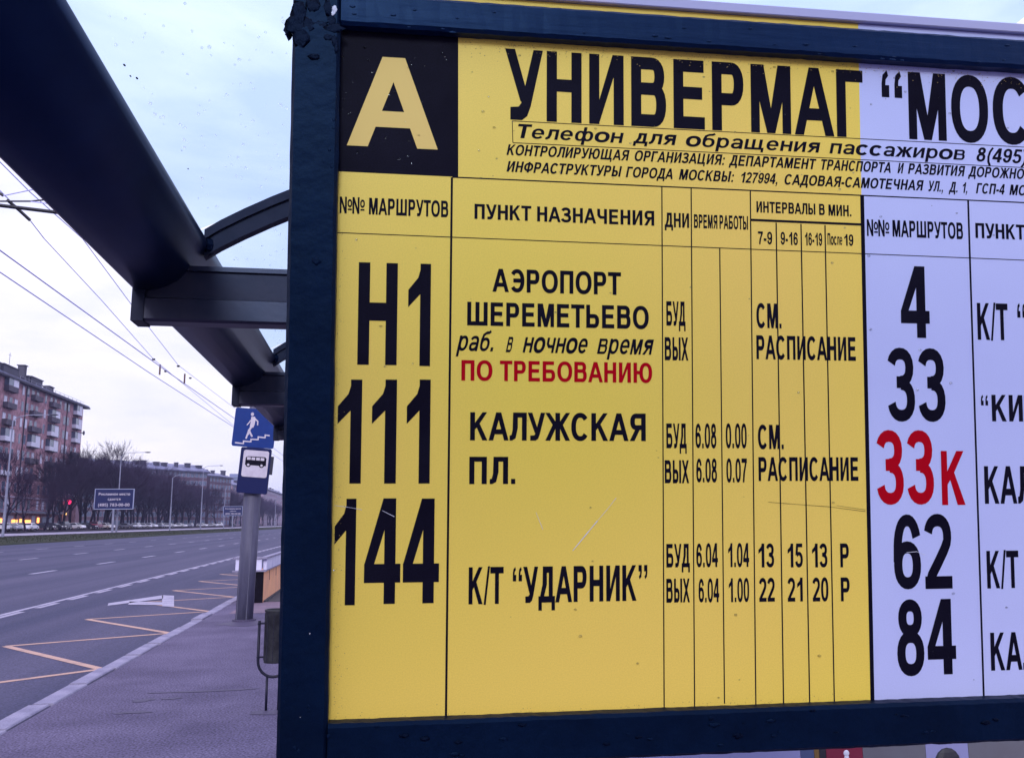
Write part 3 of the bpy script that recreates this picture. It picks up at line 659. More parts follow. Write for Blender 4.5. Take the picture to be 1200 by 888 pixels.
def billboard(px0, px1, top, bot, Y, label, lines):
    a, b = aty(px0, top, Y), aty(px1, bot, Y)
    W, H = b.x-a.x, a.z-b.z; t = thing('billboard', label, 'billboard', ((a.x+b.x)/2, Y, .2)); zc = (a.z+b.z)/2-.2
    mb = MB(); mb.box((-W/2+.12, .0, zc-H/2+.12), (W/2-.12, .25, zc+H/2-.12)); mb.build('face', 'billb', t)
    for q in (((-W/2, -.06, zc+H/2-.12), (W/2, .3, zc+H/2)), ((-W/2, -.06, zc-H/2), (W/2, .3, zc-H/2+.12)), ((-W/2, -.06, zc-H/2+.121), (-W/2+.12, .3, zc+H/2-.121)), ((W/2-.12, -.06, zc-H/2+.121), (W/2, .3, zc+H/2-.121))):
        mb = MB(); mb.box(*q); mb.build('frame', 'billf', t)
    mb = MB(); mb.tube([(0, .14, 0), (0, .14, zc-H/2)], .22, 8); mb.build('post', 'lamp', t)
    for s, fx0, fx1, fy, fhh in lines:
        letters(t, s, -W/2+W*fx0, -W/2+W*fx1, zc-H/2+H*fy, H*fhh, lambda x, z: (x, -.012, z), 'signwhite')
    return t
T3 = [('Размещение рекламы', .12, .90, .70, .11), ('на щитах', .32, .68, .46, .11), ('(495) 783-00-00', .08, .90, .15, .13)]
T3 = [('Рекламное место', .10, .90, .68, .13), ('сдается', .34, .66, .44, .12), ('(495) 783-00-00', .10, .90, .15, .14)]
billboard(111.5, 156, 572.5, 596.5, 180, 'dark blue billboard with three lines of white text on a post before the trees', T3)
billboard(262, 284, 593, 604, 300, 'small distant blue billboard with white text just left of the bus stop pole', T3)

# ================================================================== PARKED CARS
def car_meshes(kind):
    pr = {'hatch': [(-2.0, .35), (-2.02, .75), (-1.85, .95), (-1.5, 1.42), (.35, 1.46), (1.0, 1.0), (1.85, .86), (2.0, .6), (1.98, .35)],
          'sedan': [(-2.2, .38), (-2.22, .85), (-1.5, .98), (-.95, 1.40), (.30, 1.42), (.95, .98), (2.0, .84), (2.2, .6), (2.18, .35)],
          'suv': [(-2.2, .42), (-2.25, 1.0), (-2.1, 1.15), (-1.9, 1.72), (.3, 1.78), (1.0, 1.18), (2.05, 1.05), (2.2, .75), (2.18, .42)]}[kind]
    hi = max(z for x, z in pr); belt = {'hatch': .93, 'sedan': .93, 'suv': 1.12}[kind]; W = .88
    def halfw(z): return W if z <= belt else W-.22*(z-belt)/(hi-belt)
    mb = MB(); n = len(pr)
    vs = [(x, -halfw(z), z) for x, z in pr]+[(x, halfw(z), z) for x, z in pr]
    mb.add(vs, [tuple(range(n)), tuple(range(n, 2*n))[::-1]]+[(k, n+k, n+(k+1) % n, (k+1) % n) for k in range(n)])
    g = MB(); i0 = 3; i1 = 4
    xa, xb = pr[3][0], pr[4][0]
    for s in (-1, 1):
        za, zb = belt+.06, hi-.08
        q = [(xa-.12 if kind != 'sedan' else xa-.3, s*(halfw(za)+.012), za), (xb+.5, s*(halfw(za)+.012), za), (xb+.02, s*(halfw(zb)+.012), zb), (xa+.08, s*(halfw(zb)+.012), zb)]
        g.add(q, [(0, 1, 2, 3)])
    a, b = pr[4], pr[5]; g.add([(a[0]+.07+.02, -.6, a[1]-.03), (b[0]+.02, -.75, b[1]+.05), (b[0]+.02, .75, b[1]+.05), (a[0]+.07+.02, .6, a[1]-.03)], [(0, 1, 2, 3)])
    a, b = pr[3], pr[2]; g.add([(a[0]-.05, -.6, a[1]-.05), (b[0]-.0, -.75, b[1]+.09), (b[0]-.0, .75, b[1]+.09), (a[0]-.05, .6, a[1]-.05)], [(0, 1, 2, 3)])
    return mb, g, pr
wm = MB(); n = 12
wm.add([(.32*math.cos(2*math.pi*k/n), -.1, .32*math.sin(2*math.pi*k/n)) for k in range(n)]+[(.32*math.cos(2*math.pi*k/n), .1, .32*math.sin(2*math.pi*k/n)) for k in range(n)], [tuple(range(n)), tuple(range(n, 2*n))[::-1]]+[(k, n+k, n+(k+1) % n, (k+1) % n) for k in range(n)])
rm_ = MB(); rm_.add([(.19*math.cos(2*math.pi*k/n), -.108, .19*math.sin(2*math.pi*k/n)) for k in range(n)], [tuple(range(n))]); rm_.add([(.19*math.cos(2*math.pi*k/n), .108, .19*math.sin(2*math.pi*k/n)) for k in range(n)], [tuple(range(n))])
def mk(name, mb, m): me = bpy.data.meshes.new(name); me.from_pydata(mb.v, [], mb.f); me.materials.append(MT[m] if isinstance(m, str) else m); return me
WME, RME = mk('wheel', wm, 'tyre'), mk('rim', rm_, 'chrome')
paints = {'white': car_paint('car_white', (.7, .7, .8)), 'dark': car_paint('car_dark', (.02, .02, .035)), 'grey': car_paint('car_grey', (.25, .26, .34)), 'red': car_paint('car_red', (.16, .02, .05))}
bodies = {(k, c): None for k in ('hatch', 'sedan', 'suv') for c in paints}
KM = {k: car_meshes(k) for k in ('hatch', 'sedan', 'suv')}
def car(kind, c, px, Y, rz, label):
    p = aty(px, 616, Y); t = thing('parked_car', label, 'car', (p.x, Y, .76), rz, 'cars parked along the far side of the road')
    if not bodies[(kind, c)]:
        bodies[(kind, c)] = mk('body', KM[kind][0], paints[c])
        if kind not in bodies: bodies[kind] = mk('windows', KM[kind][1], 'carglass')
    link('body', bodies[(kind, c)], t); link('windows', bodies[kind], t)
    for x in (-1.3, 1.3):
        for s in (-1, 1):
            wv = link('wheel', WME, t); wv.location = (x, s*.80, .32); link('rim', RME, wv)
    x1 = KM[kind][2][-2][0]-.02
    for s in (-1, 1):
        mb = MB(); mb.box((x1-.05, s*.6-.16, .62), (x1+.03, s*.6+.16, .76)); mb.build('headlight', 'headlamp', t)
cars = [('sedan', 'white', 3, 'white car at the left edge before the lit shops'), ('sedan', 'grey', 12, 'grey sedan, second car from the left edge'), ('hatch', 'white', 20, 'white hatchback below the left shop lights'), ('sedan', 'white', 35, 'white sedan in front of the right shop lights'), ('sedan', 'dark', 50, 'dark sedan before the middle of the brick block'), ('sedan', 'dark', 63, 'dark sedan left of the dark off-roader'),
        ('suv', 'dark', 75, 'large dark off-roader under the red neon sign'), ('hatch', 'white', 88, 'white hatchback just past the right corner of the brick block'), ('sedan', 'dark', 101, 'dark car between the white hatchback and the red car'), ('suv', 'red', 113, 'dark red car left of the large billboard post'), ('hatch', 'white', 124, 'white hatchback touching the left side of the billboard post'),
        ('sedan', 'grey', 148, 'grey sedan just right of the billboard post'), ('hatch', 'white', 160, 'first white car of the bright cluster right of the billboard'), ('sedan', 'white', 168, 'white sedan in the middle of the bright cluster'), ('hatch', 'white', 176, 'white hatchback at the right end of the bright cluster'), ('sedan', 'grey', 188, 'grey sedan left of the second street lamp'), ('hatch', 'white', 199, 'white car behind the second street lamp'),
        ('sedan', 'white', 211, 'white sedan between the two grey street lamps'), ('hatch', 'grey', 223, 'grey hatchback left of the dark tall lamp'), ('hatch', 'white', 237, 'white hatchback right of the dark tall lamp'), ('sedan', 'white', 249, 'white sedan farther along, left of the small billboard'), ('suv', 'white', 258, 'white off-roader under the small billboard'), ('suv', 'dark', 270, 'dark van-like car just left of the bus stop pole')]
for i, (k, c, px, lab) in enumerate(cars):
    q = atx(px, 614, -63.5); car(k, c, px, q.y, random.uniform(-.5, .1) if i % 3 else math.pi/2, lab)

# ================================================================== UNDERPASS ENTRANCE
X1 = -2.22; Yn = 18.75
up = thing('underpass_entrance', 'low orange walled stair entrance with pale metal balustrade beside the bus stop pole', 'underpass', (X1, Yn, 0))
def lb(mb, a, b): return mb.box(a, b)
mb = MB(); mb.box((-.16, .02, -.01), (0, 12, .64)); mb.build('wall', 'uwall', up)
mb = MB(); mb.box((-.46, -.06, -.01), (-.001, .017, .63)); mb.build('end_wall', 'udark', up)
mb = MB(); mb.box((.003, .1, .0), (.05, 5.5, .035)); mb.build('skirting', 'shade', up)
for k in range(9):
    mb = MB(); mb.box((-.02, .03+k*1.1, .665), (.05, .03+k*1.1+1.06, .885)); mb.build('balustrade_panel', 'ucap', up)
for k in range(2):
    mb = MB(); mb.box((-.56+k*.27, -.09, .665), (-.56+k*.27+.25, -.03, .885)); mb.build('balustrade_panel', 'ucap', up)
mb = MB(); mb.box((-.05, -.10, .89), (.07, 12, .93)); mb.box((-.62, -.12, .889), (-.051, .0, .931)); mb.build('handrail', 'kerb', up)
mb = MB(); mb.box((-.62, -.12, .632), (.06, -.02, .66)); mb.box((-.04, -.019, .642), (.06, 12, .66)); mb.build('coping', 'kerb', up)
mb = MB(); mb.box((.06, 4.9, 0), (.14, 5.02, .66)); mb.build('post', 'udark', up)
mb = MB(); mb.box((.055, 5.6, .38), (.08, 5.95, .62)); mb.build('notice', 'neon' if False else 'crimson', up)
for y in (1.0, 2.3): mb = MB(); mb.box((.001, y, .42 if y > 2 else .40), (.008, y+.02, .64)); mb.build('wall_crack', 'damp', up)
sheet('stair_ramp', X1+.06, 3.5, 18.95, 30, .006, 'shade')  # flat dark sheet; the stair pit's shade is put into its colour

# ================================================================== OVERHEAD WIRES
def wire(pts, r, label, name='overhead_wire', m='wire', group=None):
    c = Vector(pts[0]); mb = MB(); mb.tube([Vector(p)-c for p in pts], r, 5); o = mb.build(name, m); o.location = c; return tag(o, label, 'wire', group)
wire([(-6.02, 2, 6.0), (-6.05, 14, 6), (-6.0, 26, 6.0), (-5.85, 37, 6.0), (-5.9, 140, 6.0)], .013, 'upper of the two parallel trolley wires over the bus lane')
wire([(-6.56, 2, 6.0), (-6.56, 15, 6), (-6.56, 26, 6.0), (-6.4, 40, 6.0), (-6.45, 140, 6.0)], .012, 'lower of the two parallel trolley wires over the bus lane')
def PW(px, py, Y): return aty(px, py, Y)
wire([PW(-60, 165, 11.6), PW(35, 258, 14), PW(52, 280, 14.8), PW(120, 353, 19), PW(180, 421, 24.5), PW(278, 502, 42)], .008, 'thin sagging wire running from the black fitting down to the left spacer')
wire([PW(-40, 152, 11), PW(0, 190, 12), PW(35, 225, 13), PW(97, 280, 15.5), PW(160, 365, 20), PW(209, 428, 26), PW(280, 482, 42)], .008, 'thin outermost wire that disappears behind the canopy edge')
for (px, y0, y1, Y, lab) in ((187, 427, 439, 26.2, 'left small brown spacer hanging on the trolley wires'), (216, 438, 449, 27.6, 'right small brown spacer hanging on the trolley wires')):
    a, b = aty(px, y0, Y), aty(px, y1, Y); mb = MB(); mb.tube([(0, 0, a.z-b.z), (0, 0, 0)], .028, 6); o = mb.build('wire_spacer', 'rust'); o.location = b; tag(o, lab, 'wire spacer')
for (px, py, Y, lab) in ((180, 421, 24.5, 'small dark clamp on the thin sagging wire above the left spacer'), (209, 429, 26, 'small dark clamp on the outermost wire above the right spacer'), (194, 435, 27, 'small dark clamp on the upper trolley wire between the spacers'), (223, 443, 30, 'small dark clamp just right of the right spacer')):
    mb = MB(); mb.ball((0, 0, 0), .032, 6, 4, (1.6, 1, 1)); o = mb.build('wire_clamp', 'hard'); o.location = aty(px, py, Y); tag(o, lab, 'clamp')
wire([PW(-120, 234, 12.8), PW(0, 241, 12.8), PW(66, 249, 12.8), PW(190, 262, 12.8)], .028, 'thick black span bar crossing the wires at the left edge', 'span_wire', 'hard')
wire([PW(-120, 238, 12.7), PW(0, 236, 12.7), PW(36, 236, 12.7), PW(60, 233.5, 12.7), PW(150, 224, 12.7)], .013, 'thin black span wire just above the thick span bar', 'span_wire', 'hard')
wire([PW(36, 236.2, 12.68), PW(55, 238.5, 12.68), PW(150, 250, 12.68)], .008, 'thin branch of the upper span wire', 'span_wire', 'wire')
wire([PW(4, 229.5, 12.75), PW(35, 223, 12.75), PW(110, 206, 12.75)], .009, 'short pale stay wire rising above the span bar', 'span_wire', 'wire')
wire([PW(-12, 219, 12.9), PW(4, 229.5, 12.9)], .02, 'short black fitting at the very left edge of the wires', 'wire_fitting', 'hard')
wire([PW(8, 234, 12.9), PW(22, 246, 13.0), PW(35.5, 258.5, 13.1)], .024, 'slanting black fitting crossing the thick span bar', 'wire_fitting', 'hard')

# ================================================================== BUS STOP POLE AND SIGNS
PY = 15.38
pb = atz(286, 727, 0); ptp = aty(297, 560, PY)
slope = (ptp-pb)/(ptp.z)
sp = thing('sign_pole', 'thick grey painted pole at the kerb carrying the two blue signs', 'pole', (pb.x, pb.y, 0))
mb = MB(); rr_ = .143; n = 20; H = 4.3
mb.tube([Vector((0, 0, -.02)), slope*1.2, slope*2.4, slope*H], rr_, n); mb.build('post', 'pole', sp, True)
mb = MB()
for a in (-.9, .35): mb.tube([Vector((rr_*math.sin(a), -rr_*math.cos(a), 0)), Vector((rr_*math.sin(a), -rr_*math.cos(a), 0))+slope*3.2], .008, 4)
mb.build('seam', 'pole', sp)
mb = MB(); mb.tube([(0, 0, 0), (0, 0, .03)], rr_+.05, 20); mb.build('collar', 'damp', sp)
# orientation of sign plates: facing the camera side, rolled with the pole
def plate_frame(c_px, Y, roll, yaw):
    c = aty(*c_px, Y); return Matrix.Translation(c) @ Matrix.Rotation(yaw, 4, 'Z') @ Matrix.Rotation(roll, 4, 'Y')
k_ = PY/F    # metres per pixel there (approx.)
def rrect(w, h, r, y, n=5, skew=0):
    out = []
    for cx, cz, a0 in ((w/2-r, h/2-r, 0), (-w/2+r, h/2-r, 90), (-w/2+r, -h/2+r, 180), (w/2-r, -h/2+r, 270)):
        for i in range(n+1):
            a = R(a0+90*i/n); out.append((cx+r*math.cos(a), y, cz+r*math.sin(a)))
    return out
def sign(name, label, Mx, w, h, r, m, th):
    e = bpy.data.objects.new(name, None); col.objects.link(e); e.matrix_world = Mx; tag(e, label, 'sign')
    mb = MB(); mb.prism(rrect(w, h, r, 0), (0, 0, 0), (0, th, 0)); mb.build('plate', m, e); return e
def flat(parent, name, polys, m, y):
    mb = MB()
    v, f = tri(polys); mb.add([(a, y, b) for a, b in v], f); return mb.build(name, m, parent)
Ms = plate_frame((298.5, 501.5), PY-.22, R(4.2), R(2))
W1 = .70; us = sign('underpass_sign', 'blue square pedestrian underpass sign with white walking figure on stairs, above the bus sign', Ms, W1, .665, .035, 'signblue', .012)
u = .665/47.   # pixel size of the sign picture
def sq(x, y): return ((x-300)*u*.98+(y-500)*u*.10, -(y-501.5)*u)   # drawing grid, straightened
def bar(a, b, t):
    a, b = Vector(a), Vector(b); d = (b-a).normalized(); nx = Vector((-d.y, d.x))*t/2; return [tuple(a-nx), tuple(b-nx), tuple(b+nx), tuple(a+nx)]
Z = lambda x, y: sq(265+x/7.4, 470+y/7.4)
stairs = [bar(Z(85, 377), Z(160, 380), .022), bar(Z(160, 384), Z(160, 352), .02), bar(Z(156, 358), Z(226, 358), .022), bar(Z(226, 362), Z(226, 330), .02), bar(Z(222, 336), Z(290, 334), .022), bar(Z(290, 338), Z(290, 304), .02), bar(Z(286, 310), Z(352, 312), .022), bar(Z(352, 316), Z(352, 282), .02), bar(Z(348, 288), Z(393, 290), .022)]
flat(us, 'stair_symbol', stairs, 'signwhite', -.003)
head = [(Z(236, 110)[0]+.026*math.cos(a*math.pi/6), Z(236, 110)[1]+.032*math.sin(a*math.pi/6)) for a in range(12)]
fig = [head, [Z(226, 134), Z(258, 130), Z(266, 150), Z(256, 205), Z(244, 232), Z(214, 226), Z(222, 180)], bar(Z(250, 140), Z(286, 172), .022), bar(Z(285, 168), Z(283, 206), .02), bar(Z(222, 165), Z(206, 190), .018), bar(Z(210, 186), Z(188, 212), .016), bar(Z(232, 218), Z(206, 262), .034), bar(Z(206, 256), Z(236, 312), .030), bar(Z(196, 290), Z(182, 334), .026), [Z(200, 250), Z(222, 262), Z(206, 300), Z(188, 296)]]
flat(us, 'walker_symbol', fig, 'signwhite', -.004)
Mb = plate_frame((297.6, 551.2), PY-.23, R(4.0), R(2))
W2, H2 = .505, .775
bs = sign('bus_stop_sign', 'dark blue bus stop sign with black bus on white plate, below the square sign', Mb, W2, H2, .03, 'signdark', .10)
mb = MB(); mb.prism(rrect(.42, .455, .035, 0), (.01, -.008, .115), (.01, -.003, .115)); mb.build('white_plate', 'signwhite', bs)
cx, cz, s_ = .01, .165, .40/180.
def B(x, y): return (cx+(x-243)*s_*.97, cz-(y-540)*s_)
body = [[B(165, 575), B(165, 518), B(180, 508), B(312, 506), B(324, 518), B(326, 575)]]
flat(bs, 'bus_symbol', body+[[(B(190, 578)[0]+.042*math.cos(a*math.pi/7), B(190, 572)[1]+.042*math.sin(a*math.pi/7)) for a in range(14)], [(B(292, 578)[0]+.042*math.cos(a*math.pi/7), B(292, 572)[1]+.042*math.sin(a*math.pi/7)) for a in range(14)]], 'ink', -.010)
for a in (176, 210, 246, 280): flat(bs, 'bus_window_symbol', [[B(a, 535), B(a, 514), B(a+28, 514), B(a+28, 535)]], 'signwhite', -.012)
for x in (190, 292): flat(bs, 'bus_wheel_symbol', [[(B(x, 578)[0]+.021*math.cos(a*math.pi/5), B(190, 573)[1]+.021*math.sin(a*math.pi/5)) for a in range(10)]], 'signwhite', -.012)
mb = MB(); mb.box((W2/2+.002, .01, -.05), (W2/2+.05, .07, .26)); mb.build('side_box', 'beam', bs)

# ================================================================== LITTER BIN
bp_ = atz(318.7, 832, 0)
bn = thing('litter_bin', 'small round metal litter bin on a bent tube stand beside the blue post', 'litter bin', (bp_.x, bp_.y, 0))
mb = MB(); k8 = 8.1/F
rb = .098; n = 24; zt, zb = .855, .405
ring = lambda r, z: [(.01+r*math.cos(2*math.pi*i/n), r*math.sin(2*math.pi*i/n), z) for i in range(n)]
mb.add(ring(rb*.97, zb)+ring(rb, zb+.01)+ring(rb, zt-.02)+ring(rb+.006, zt-.012)+ring(rb+.006, zt)+ring(rb-.006, zt)+ring(rb-.008, zb+.02),
       [tuple(range(n))[::-1]]+[(j*n+i, j*n+(i+1) % n, (j+1)*n+(i+1) % n, (j+1)*n+i) for j in range(6) for i in range(n)]+[tuple(range(6*n, 7*n))])
mb.build('barrel', 'bin', bn, True)
for k in range(10):
    a = 2*math.pi*k/10+.2; mb = MB(); mb.tube([(.01+rb*math.cos(a), rb*math.sin(a), zb+.02), (.01+rb*math.cos(a), rb*math.sin(a), zt-.03)], .004, 4); mb.build('barrel_rib', 'tube', bn)
U = .135
pts = [(-U, 0, .76), (-U, 0, .42)]+[(-U*math.cos(R(a)), 0, .42-.14*math.sin(R(a))) for a in range(15, 180, 15)]+[(U, 0, .42), (U, 0, .76)]
mb = MB(); mb.tube(pts, .0125, 8); mb.build('cradle', 'tube', bn, True)
for s in (-1, 1):
    mb = MB(); mb.tube([(s*.052, 0, -.01), (s*.052, 0, .295)], .011, 8); mb.build('leg', 'tube', bn, True)
    for z in (.45, .735): mb = MB(); mb.tube([(s*U, 0, z), (s*rb*.98+.01, 0, z)], .008, 6); mb.ball((s*U, 0, z), .016, 8, 5); mb.build('pivot', 'tube', bn)

# ================================================================== BUS SHELTER
Y1 = 3.974; SPC = 2.78
sh = thing('bus_shelter', 'dark blue steel bus shelter with curved glass roof and deep edge fascia, upper left', 'bus shelter', (0, 0, 0))
Ya, Yb = -2.4, 9.95
# fascia profile (x, z): box gutter with a rounded inner lip
fp = [(-1.075, 2.640), (-1.06, 2.634), (-1.0, 2.644), (-.94, 2.664), (-.89, 2.695), (-.85, 2.74), (-.82, 2.79), (-.80, 2.82), (-.782, 2.845), (-.772, 2.875), (-.782, 2.895), (-.80, 2.90), (-.83, 2.90), (-1.05, 2.93), (-1.08, 2.92), (-1.085, 2.9)]
mb = MB(); mb.prism([(x, 0, z) for x, z in fp], (0, Ya, 0), (0, Yb, 0)); o = mb.build('fascia', 'fascia', sh)
for p in o.data.polygons:
    if len(p.vertices) == 4 and 0 <= min(p.vertices) % 16 <= 10: p.use_smooth = True
for k in (-2, 0, 1, 2):
    y = Y1+k*SPC
    # cantilever beam: channel with a middle rib and an end cap
    mb = MB(); x0, x1 = -1.072, 1.7
    mb.prism([(0, -.035, 2.500), (0, -.06, 2.508), (0, -.06, 2.600), (0, -.035, 2.612), (0, -.045, 2.73), (0, -.06, 2.735), (0, -.06, 2.757), (0, .06, 2.757), (0, .06, 2.5)], (x0, y, 0), (x1, y, 0))
    b = mb.build('beam', 'beam', sh)
    mb = MB(); mb.box((x0-.008, y-.066, 2.495), (x0+.045, y+.066, 2.762)); mb.build('end_cap', 'ribm', b)
    # curved roof rib
    def arc3(x): return 2.885+.45*math.sin(min(max((x+.79)/2.56, 0), 1)*math.pi)**.9
    xs = [-.79, -.72, -.62, -.5, -.38, -.2, 0, .2, .45, .7, .95, 1.2, 1.45, 1.6, 1.72]
    prof = [(x, arc3(x)) for x in xs]
    mb = MB(); n = len(prof)
    for (za, zb_, hw) in ((-.075, .005, .03), (.006, .052, .045)):
        vs = [(x, y+s*hw, z+zz_) for x, z in prof for s in (-1, 1) for zz_ in (za, zb_)]
        fs = []
        for i in range(n-1):
            a = i*4; c = a+4; fs += [(a, c, c+1, a+1), (a+2, a+3, c+3, c+2), (a, a+2, c+2, c), (a+1, c+1, c+3, a+3)]
        fs += [(0, 1, 3, 2), (n*4-4, n*4-2, n*4-1, n*4-3)]
        mb.add(vs, fs)
    b2 = mb.build('rib', 'ribm', sh)
    mb = MB(); mb.ball((-.775, y, 2.868), .05, 8, 6, (.7, 1, 1)); mb.build('weld_bead', 'weld', b2)
    mb = MB(); mb.box((1.70, y-.05, -.02), (1.82, y+.05, 2.76)); mb.build('post', 'fascia', sh)
# glass roof panels between the ribs
for k in range(-3, 3):
    ya, yb_ = Y1+k*SPC+.0, Y1+(k+1)*SPC
    ya = max(ya, Ya); yb_ = min(yb_, Yb)
    if yb_ <= ya+.1: continue
    prof = [(-.835+2.58*i/16, ) for i in range(17)]
    mb = MB(); vs = []
    for (x,) in prof:
        z = arc3(x)+.056; vs += [(x, ya+.01, z), (x, yb_-.01, z)]
    mb.add(vs, [(2*i, 2*i+2, 2*i+3, 2*i+1) for i in range(16)]); g = mb.build('roof_pane', 'roofglass', sh, True)
    if k in (-1, 0, 1):
        rd = random.Random(40+k); mb = MB()
        for i in range(420 if k == -1 else (420 if k == 0 else 60)):
            x = rd.uniform(-.76, .3); y = rd.uniform(ya+.1, yb_-.1); s = rd.choice([.003, .004, .005, .007])
            mb.ball((x, y, arc3(x)+.058), s, 6, 4, (1.0, 1.3, .7))
        tag(mb.build('rain_drops', 'litdrop', g), kind='stuff')
        mb = MB()
        for i in range(12):
            x = -.77+abs(rd.gauss(0, .016)); y = rd.uniform(ya+.05, yb_-.1); s = rd.choice([.0015, .002, .003, .004])
            mb.ball((x, y, arc3(x)+.060), s, 5, 4, (1.0, 2.2, .4))
        tag(mb.build('leaf_debris', 'dirt' if False else 'bark', g), kind='stuff')
mb = MB(); mb.box((1.701, Ya, 2.763), (1.82, Yb, 2.90)); mb.build('rear_rail', 'fascia', sh)

# advertising case glimpsed under the timetable board
q0 = aty(950, 884, 3.2)
ac = thing('advertising_case', 'printed advertising case with crimson and grey picture glimpsed below the timetable board', 'advertisement', (0, 3.2, 0))
def adx(px): return aty(px, 884, 3.2).x
zt_ = aty(1000, 868, 3.2).z+.12
for a, b, mm in ((700, 938, 'lilacprint'), (938.4, 954, 'steelblue'), (954.4, 960, 'ochre'), (960.4, 968, 'hard'), (968.4, 1011, 'crimson'), (1011.4, 1085, 'greyprint'), (1085.4, 1135, 'lilacprint'), (1135.4, 1320, 'greyprint')):
    mb = MB(); mb.box((adx(a), 0, .1), (adx(b), .03, zt_)); mb.build('printed_panel', mm, ac)
mb = MB(); mb.ball((adx(1110), -.0, aty(1110, 893, 3.2).z), .055, 12, 8, (1, .25, 1)); mb.build('black_emblem', 'hard', ac)
mb = MB(); mb.ball((adx(992), -.0, aty(992, 882, 3.2).z), .012, 8, 6, (1, .4, 1)); mb.build('white_dot', 'chip', ac)
mb = MB(); mb.ball((adx(992), -.0, aty(992, 887, 3.2).z), .010, 8, 6, (1, .4, 1)); mb.build('white_dot', 'chip', ac)
for a in (690, 1320):
    mb = MB(); mb.box((adx(a)-.03, -.02, 0), (adx(a)+.03, .06, zt_+.05)); mb.build('frame_post', 'fascia', ac)
mb = MB(); mb.box((adx(690)+.031, -.02, 0), (adx(1320)-.031, .06, .097)); mb.build('base', 'fascia', ac)

# ================================================================== TIMETABLE BOARD
def rotxyz(a, b, c):
    a, b, c = R(a), R(b), R(c)
    return Matrix.Rotation(a, 3, 'X') @ Matrix.Rotation(b, 3, 'Y') @ Matrix.Rotation(c, 3, 'Z')
Rb = rotxyz(-3.6755555, 7.33103116, -.2933094)
U3, V3, N3 = (M3 @ Rb.col[0]), (M3 @ Rb.col[1]), (M3 @ Rb.col[2])   # right, up, towards the viewer
O3 = EYE + ray(392, 205)*(.9/F)
def bp(px, py, off=0.0):      # where the board plane (moved `off` towards the viewer) lies for a point of the picture
    d = ray(px, py); t = ((O3+N3*off)-EYE).dot(N3)/d.dot(N3); P_ = EYE+d*t-O3
    return P_.dot(U3), P_.dot(V3)
foot_v = -(O3.z)/V3.z
FO = O3+V3*foot_v
rb_ = bpy.data.objects.new('timetable_board', None); col.objects.link(rb_)
Mr = Matrix((U3, V3, N3)).transposed().to_4x4(); Mr.translation = FO; rb_.matrix_world = Mr; rb_.empty_display_size = .2
tag(rb_, 'large yellow and white bus route timetable in a navy steel frame, filling the foreground', 'timetable')
def lv(v): return v-foot_v
OFF = .016
# frame, front faces fitted to the picture
pl0, pl1 = bp(338.5, 60, OFF), bp(327, 880, OFF); pr0, pr1 = bp(392.5, 210, OFF), bp(386.5, 850, OFF)
xl = (pl0[0]+pl1[0])/2; xr = (pr0[0]+pr1[0])/2
vt0, vt1 = bp(580, 2.5, OFF)[1], bp(1200, 45, OFF)[1]; vb0, vb1 = bp(580, 40.5, OFF)[1], bp(1200, 78, OFF)[1]
vtop = (vt0+vt1)/2; vtopb = (vb0+vb1)/2
bt = sum(bp(*q, OFF)[1] for q in ((387, 851), (760, 833), (1200, 819)))/3; bb_ = sum(bp(*q, OFF)[1] for q in ((760, 886), (1200, 871)))/2
UR = 1.30
def post_mesh(x0, x1, v0, v1, d, seed):
    rnd = random.Random(seed); mb = MB(); n = 150; c = .0035
    pr = [(x0+c, OFF), (x1-c, OFF), (x1, OFF-c), (x1, -d+c), (x1-c, -d), (x0+c, -d), (x0, -d+c), (x0, OFF-c)]
    vs = []
    for j in range(n+1):
        v = v0+(v1-v0)*j/n
        for i, (x, z) in enumerate(pr): vs.append((x+rnd.gauss(0, .00022), v, z+rnd.gauss(0, .00012)))
    k = 8; mb.add(vs, [tuple(range(k))[::-1], tuple(range(n*k, n*k+k))]+[(j*k+i, j*k+(i+1) % k, (j+1)*k+(i+1) % k, (j+1)*k+i) for j in range(n) for i in range(k)])
    return mb
post_mesh(xl, xr, 0, lv(vtop)+.28, .035, 1).build('post', 'navy', rb_)
post_mesh(UR, UR+.06, 0, lv(vtop)+.28, .035, 2).build('post', 'navy', rb_)
def rail_mesh(v0, v1, d, seed):
    m_ = post_mesh(v0, v1, xr+.0004, UR-.0004, d, seed); m_.v = [(y, x, z) for x, y, z in m_.v]; m_.f = [f[::-1] for f in m_.f]; return m_
m_ = rail_mesh(lv(vtopb), lv(vtop), .0085, 3); m_.v = [(x, y, z-.0008) for x, y, z in m_.v]; m_.build('top_rail', 'navy_rail', rb_)
m_ = rail_mesh(lv(bb_), lv(bt), .0085, 4); m_.v = [(x, y, z-.0008) for x, y, z in m_.v]; m_.build('bottom_rail', 'navy', rb_)
# panel core behind the rails, standing up above the top rail
pt = sum(bp(*q)[1] for q in ((620, 0), (880, 21-15+1), (1200, 33)))/3
ptop = (bp(880, 6)[1]+bp(1200, 32)[1])/2
mb = MB(); mb.bbox((xl+.03, lv(bb_)+.006, -.030), (UR+.01, lv(ptop), -.0095), .002); mb.build('panel', 'panel', rb_)
mb = MB(); mb.bbox((xl+.032, lv(ptop)-.0115, -.0092), (UR+.008, lv(ptop)-.0005, .006), .001); mb.build('top_trim', 'panel', rb_)
Lm = MB()
ub0, ub1 = bp(1007.6, 100)[0], bp(1021, 823)[0]
ys0, ys1 = lv(bb_)+.01, lv(ptop)-.012
def uline(a, b, v):  # x on the line through board points a, b at height v
    return a[0]+(b[0]-a[0])*(v-a[1])/(b[1]-a[1])
pa, pc = bp(1008, 150), bp(1021, 823)
def uat(v): return uline((pa[0], lv(pa[1])), (pc[0], lv(pc[1])), v)
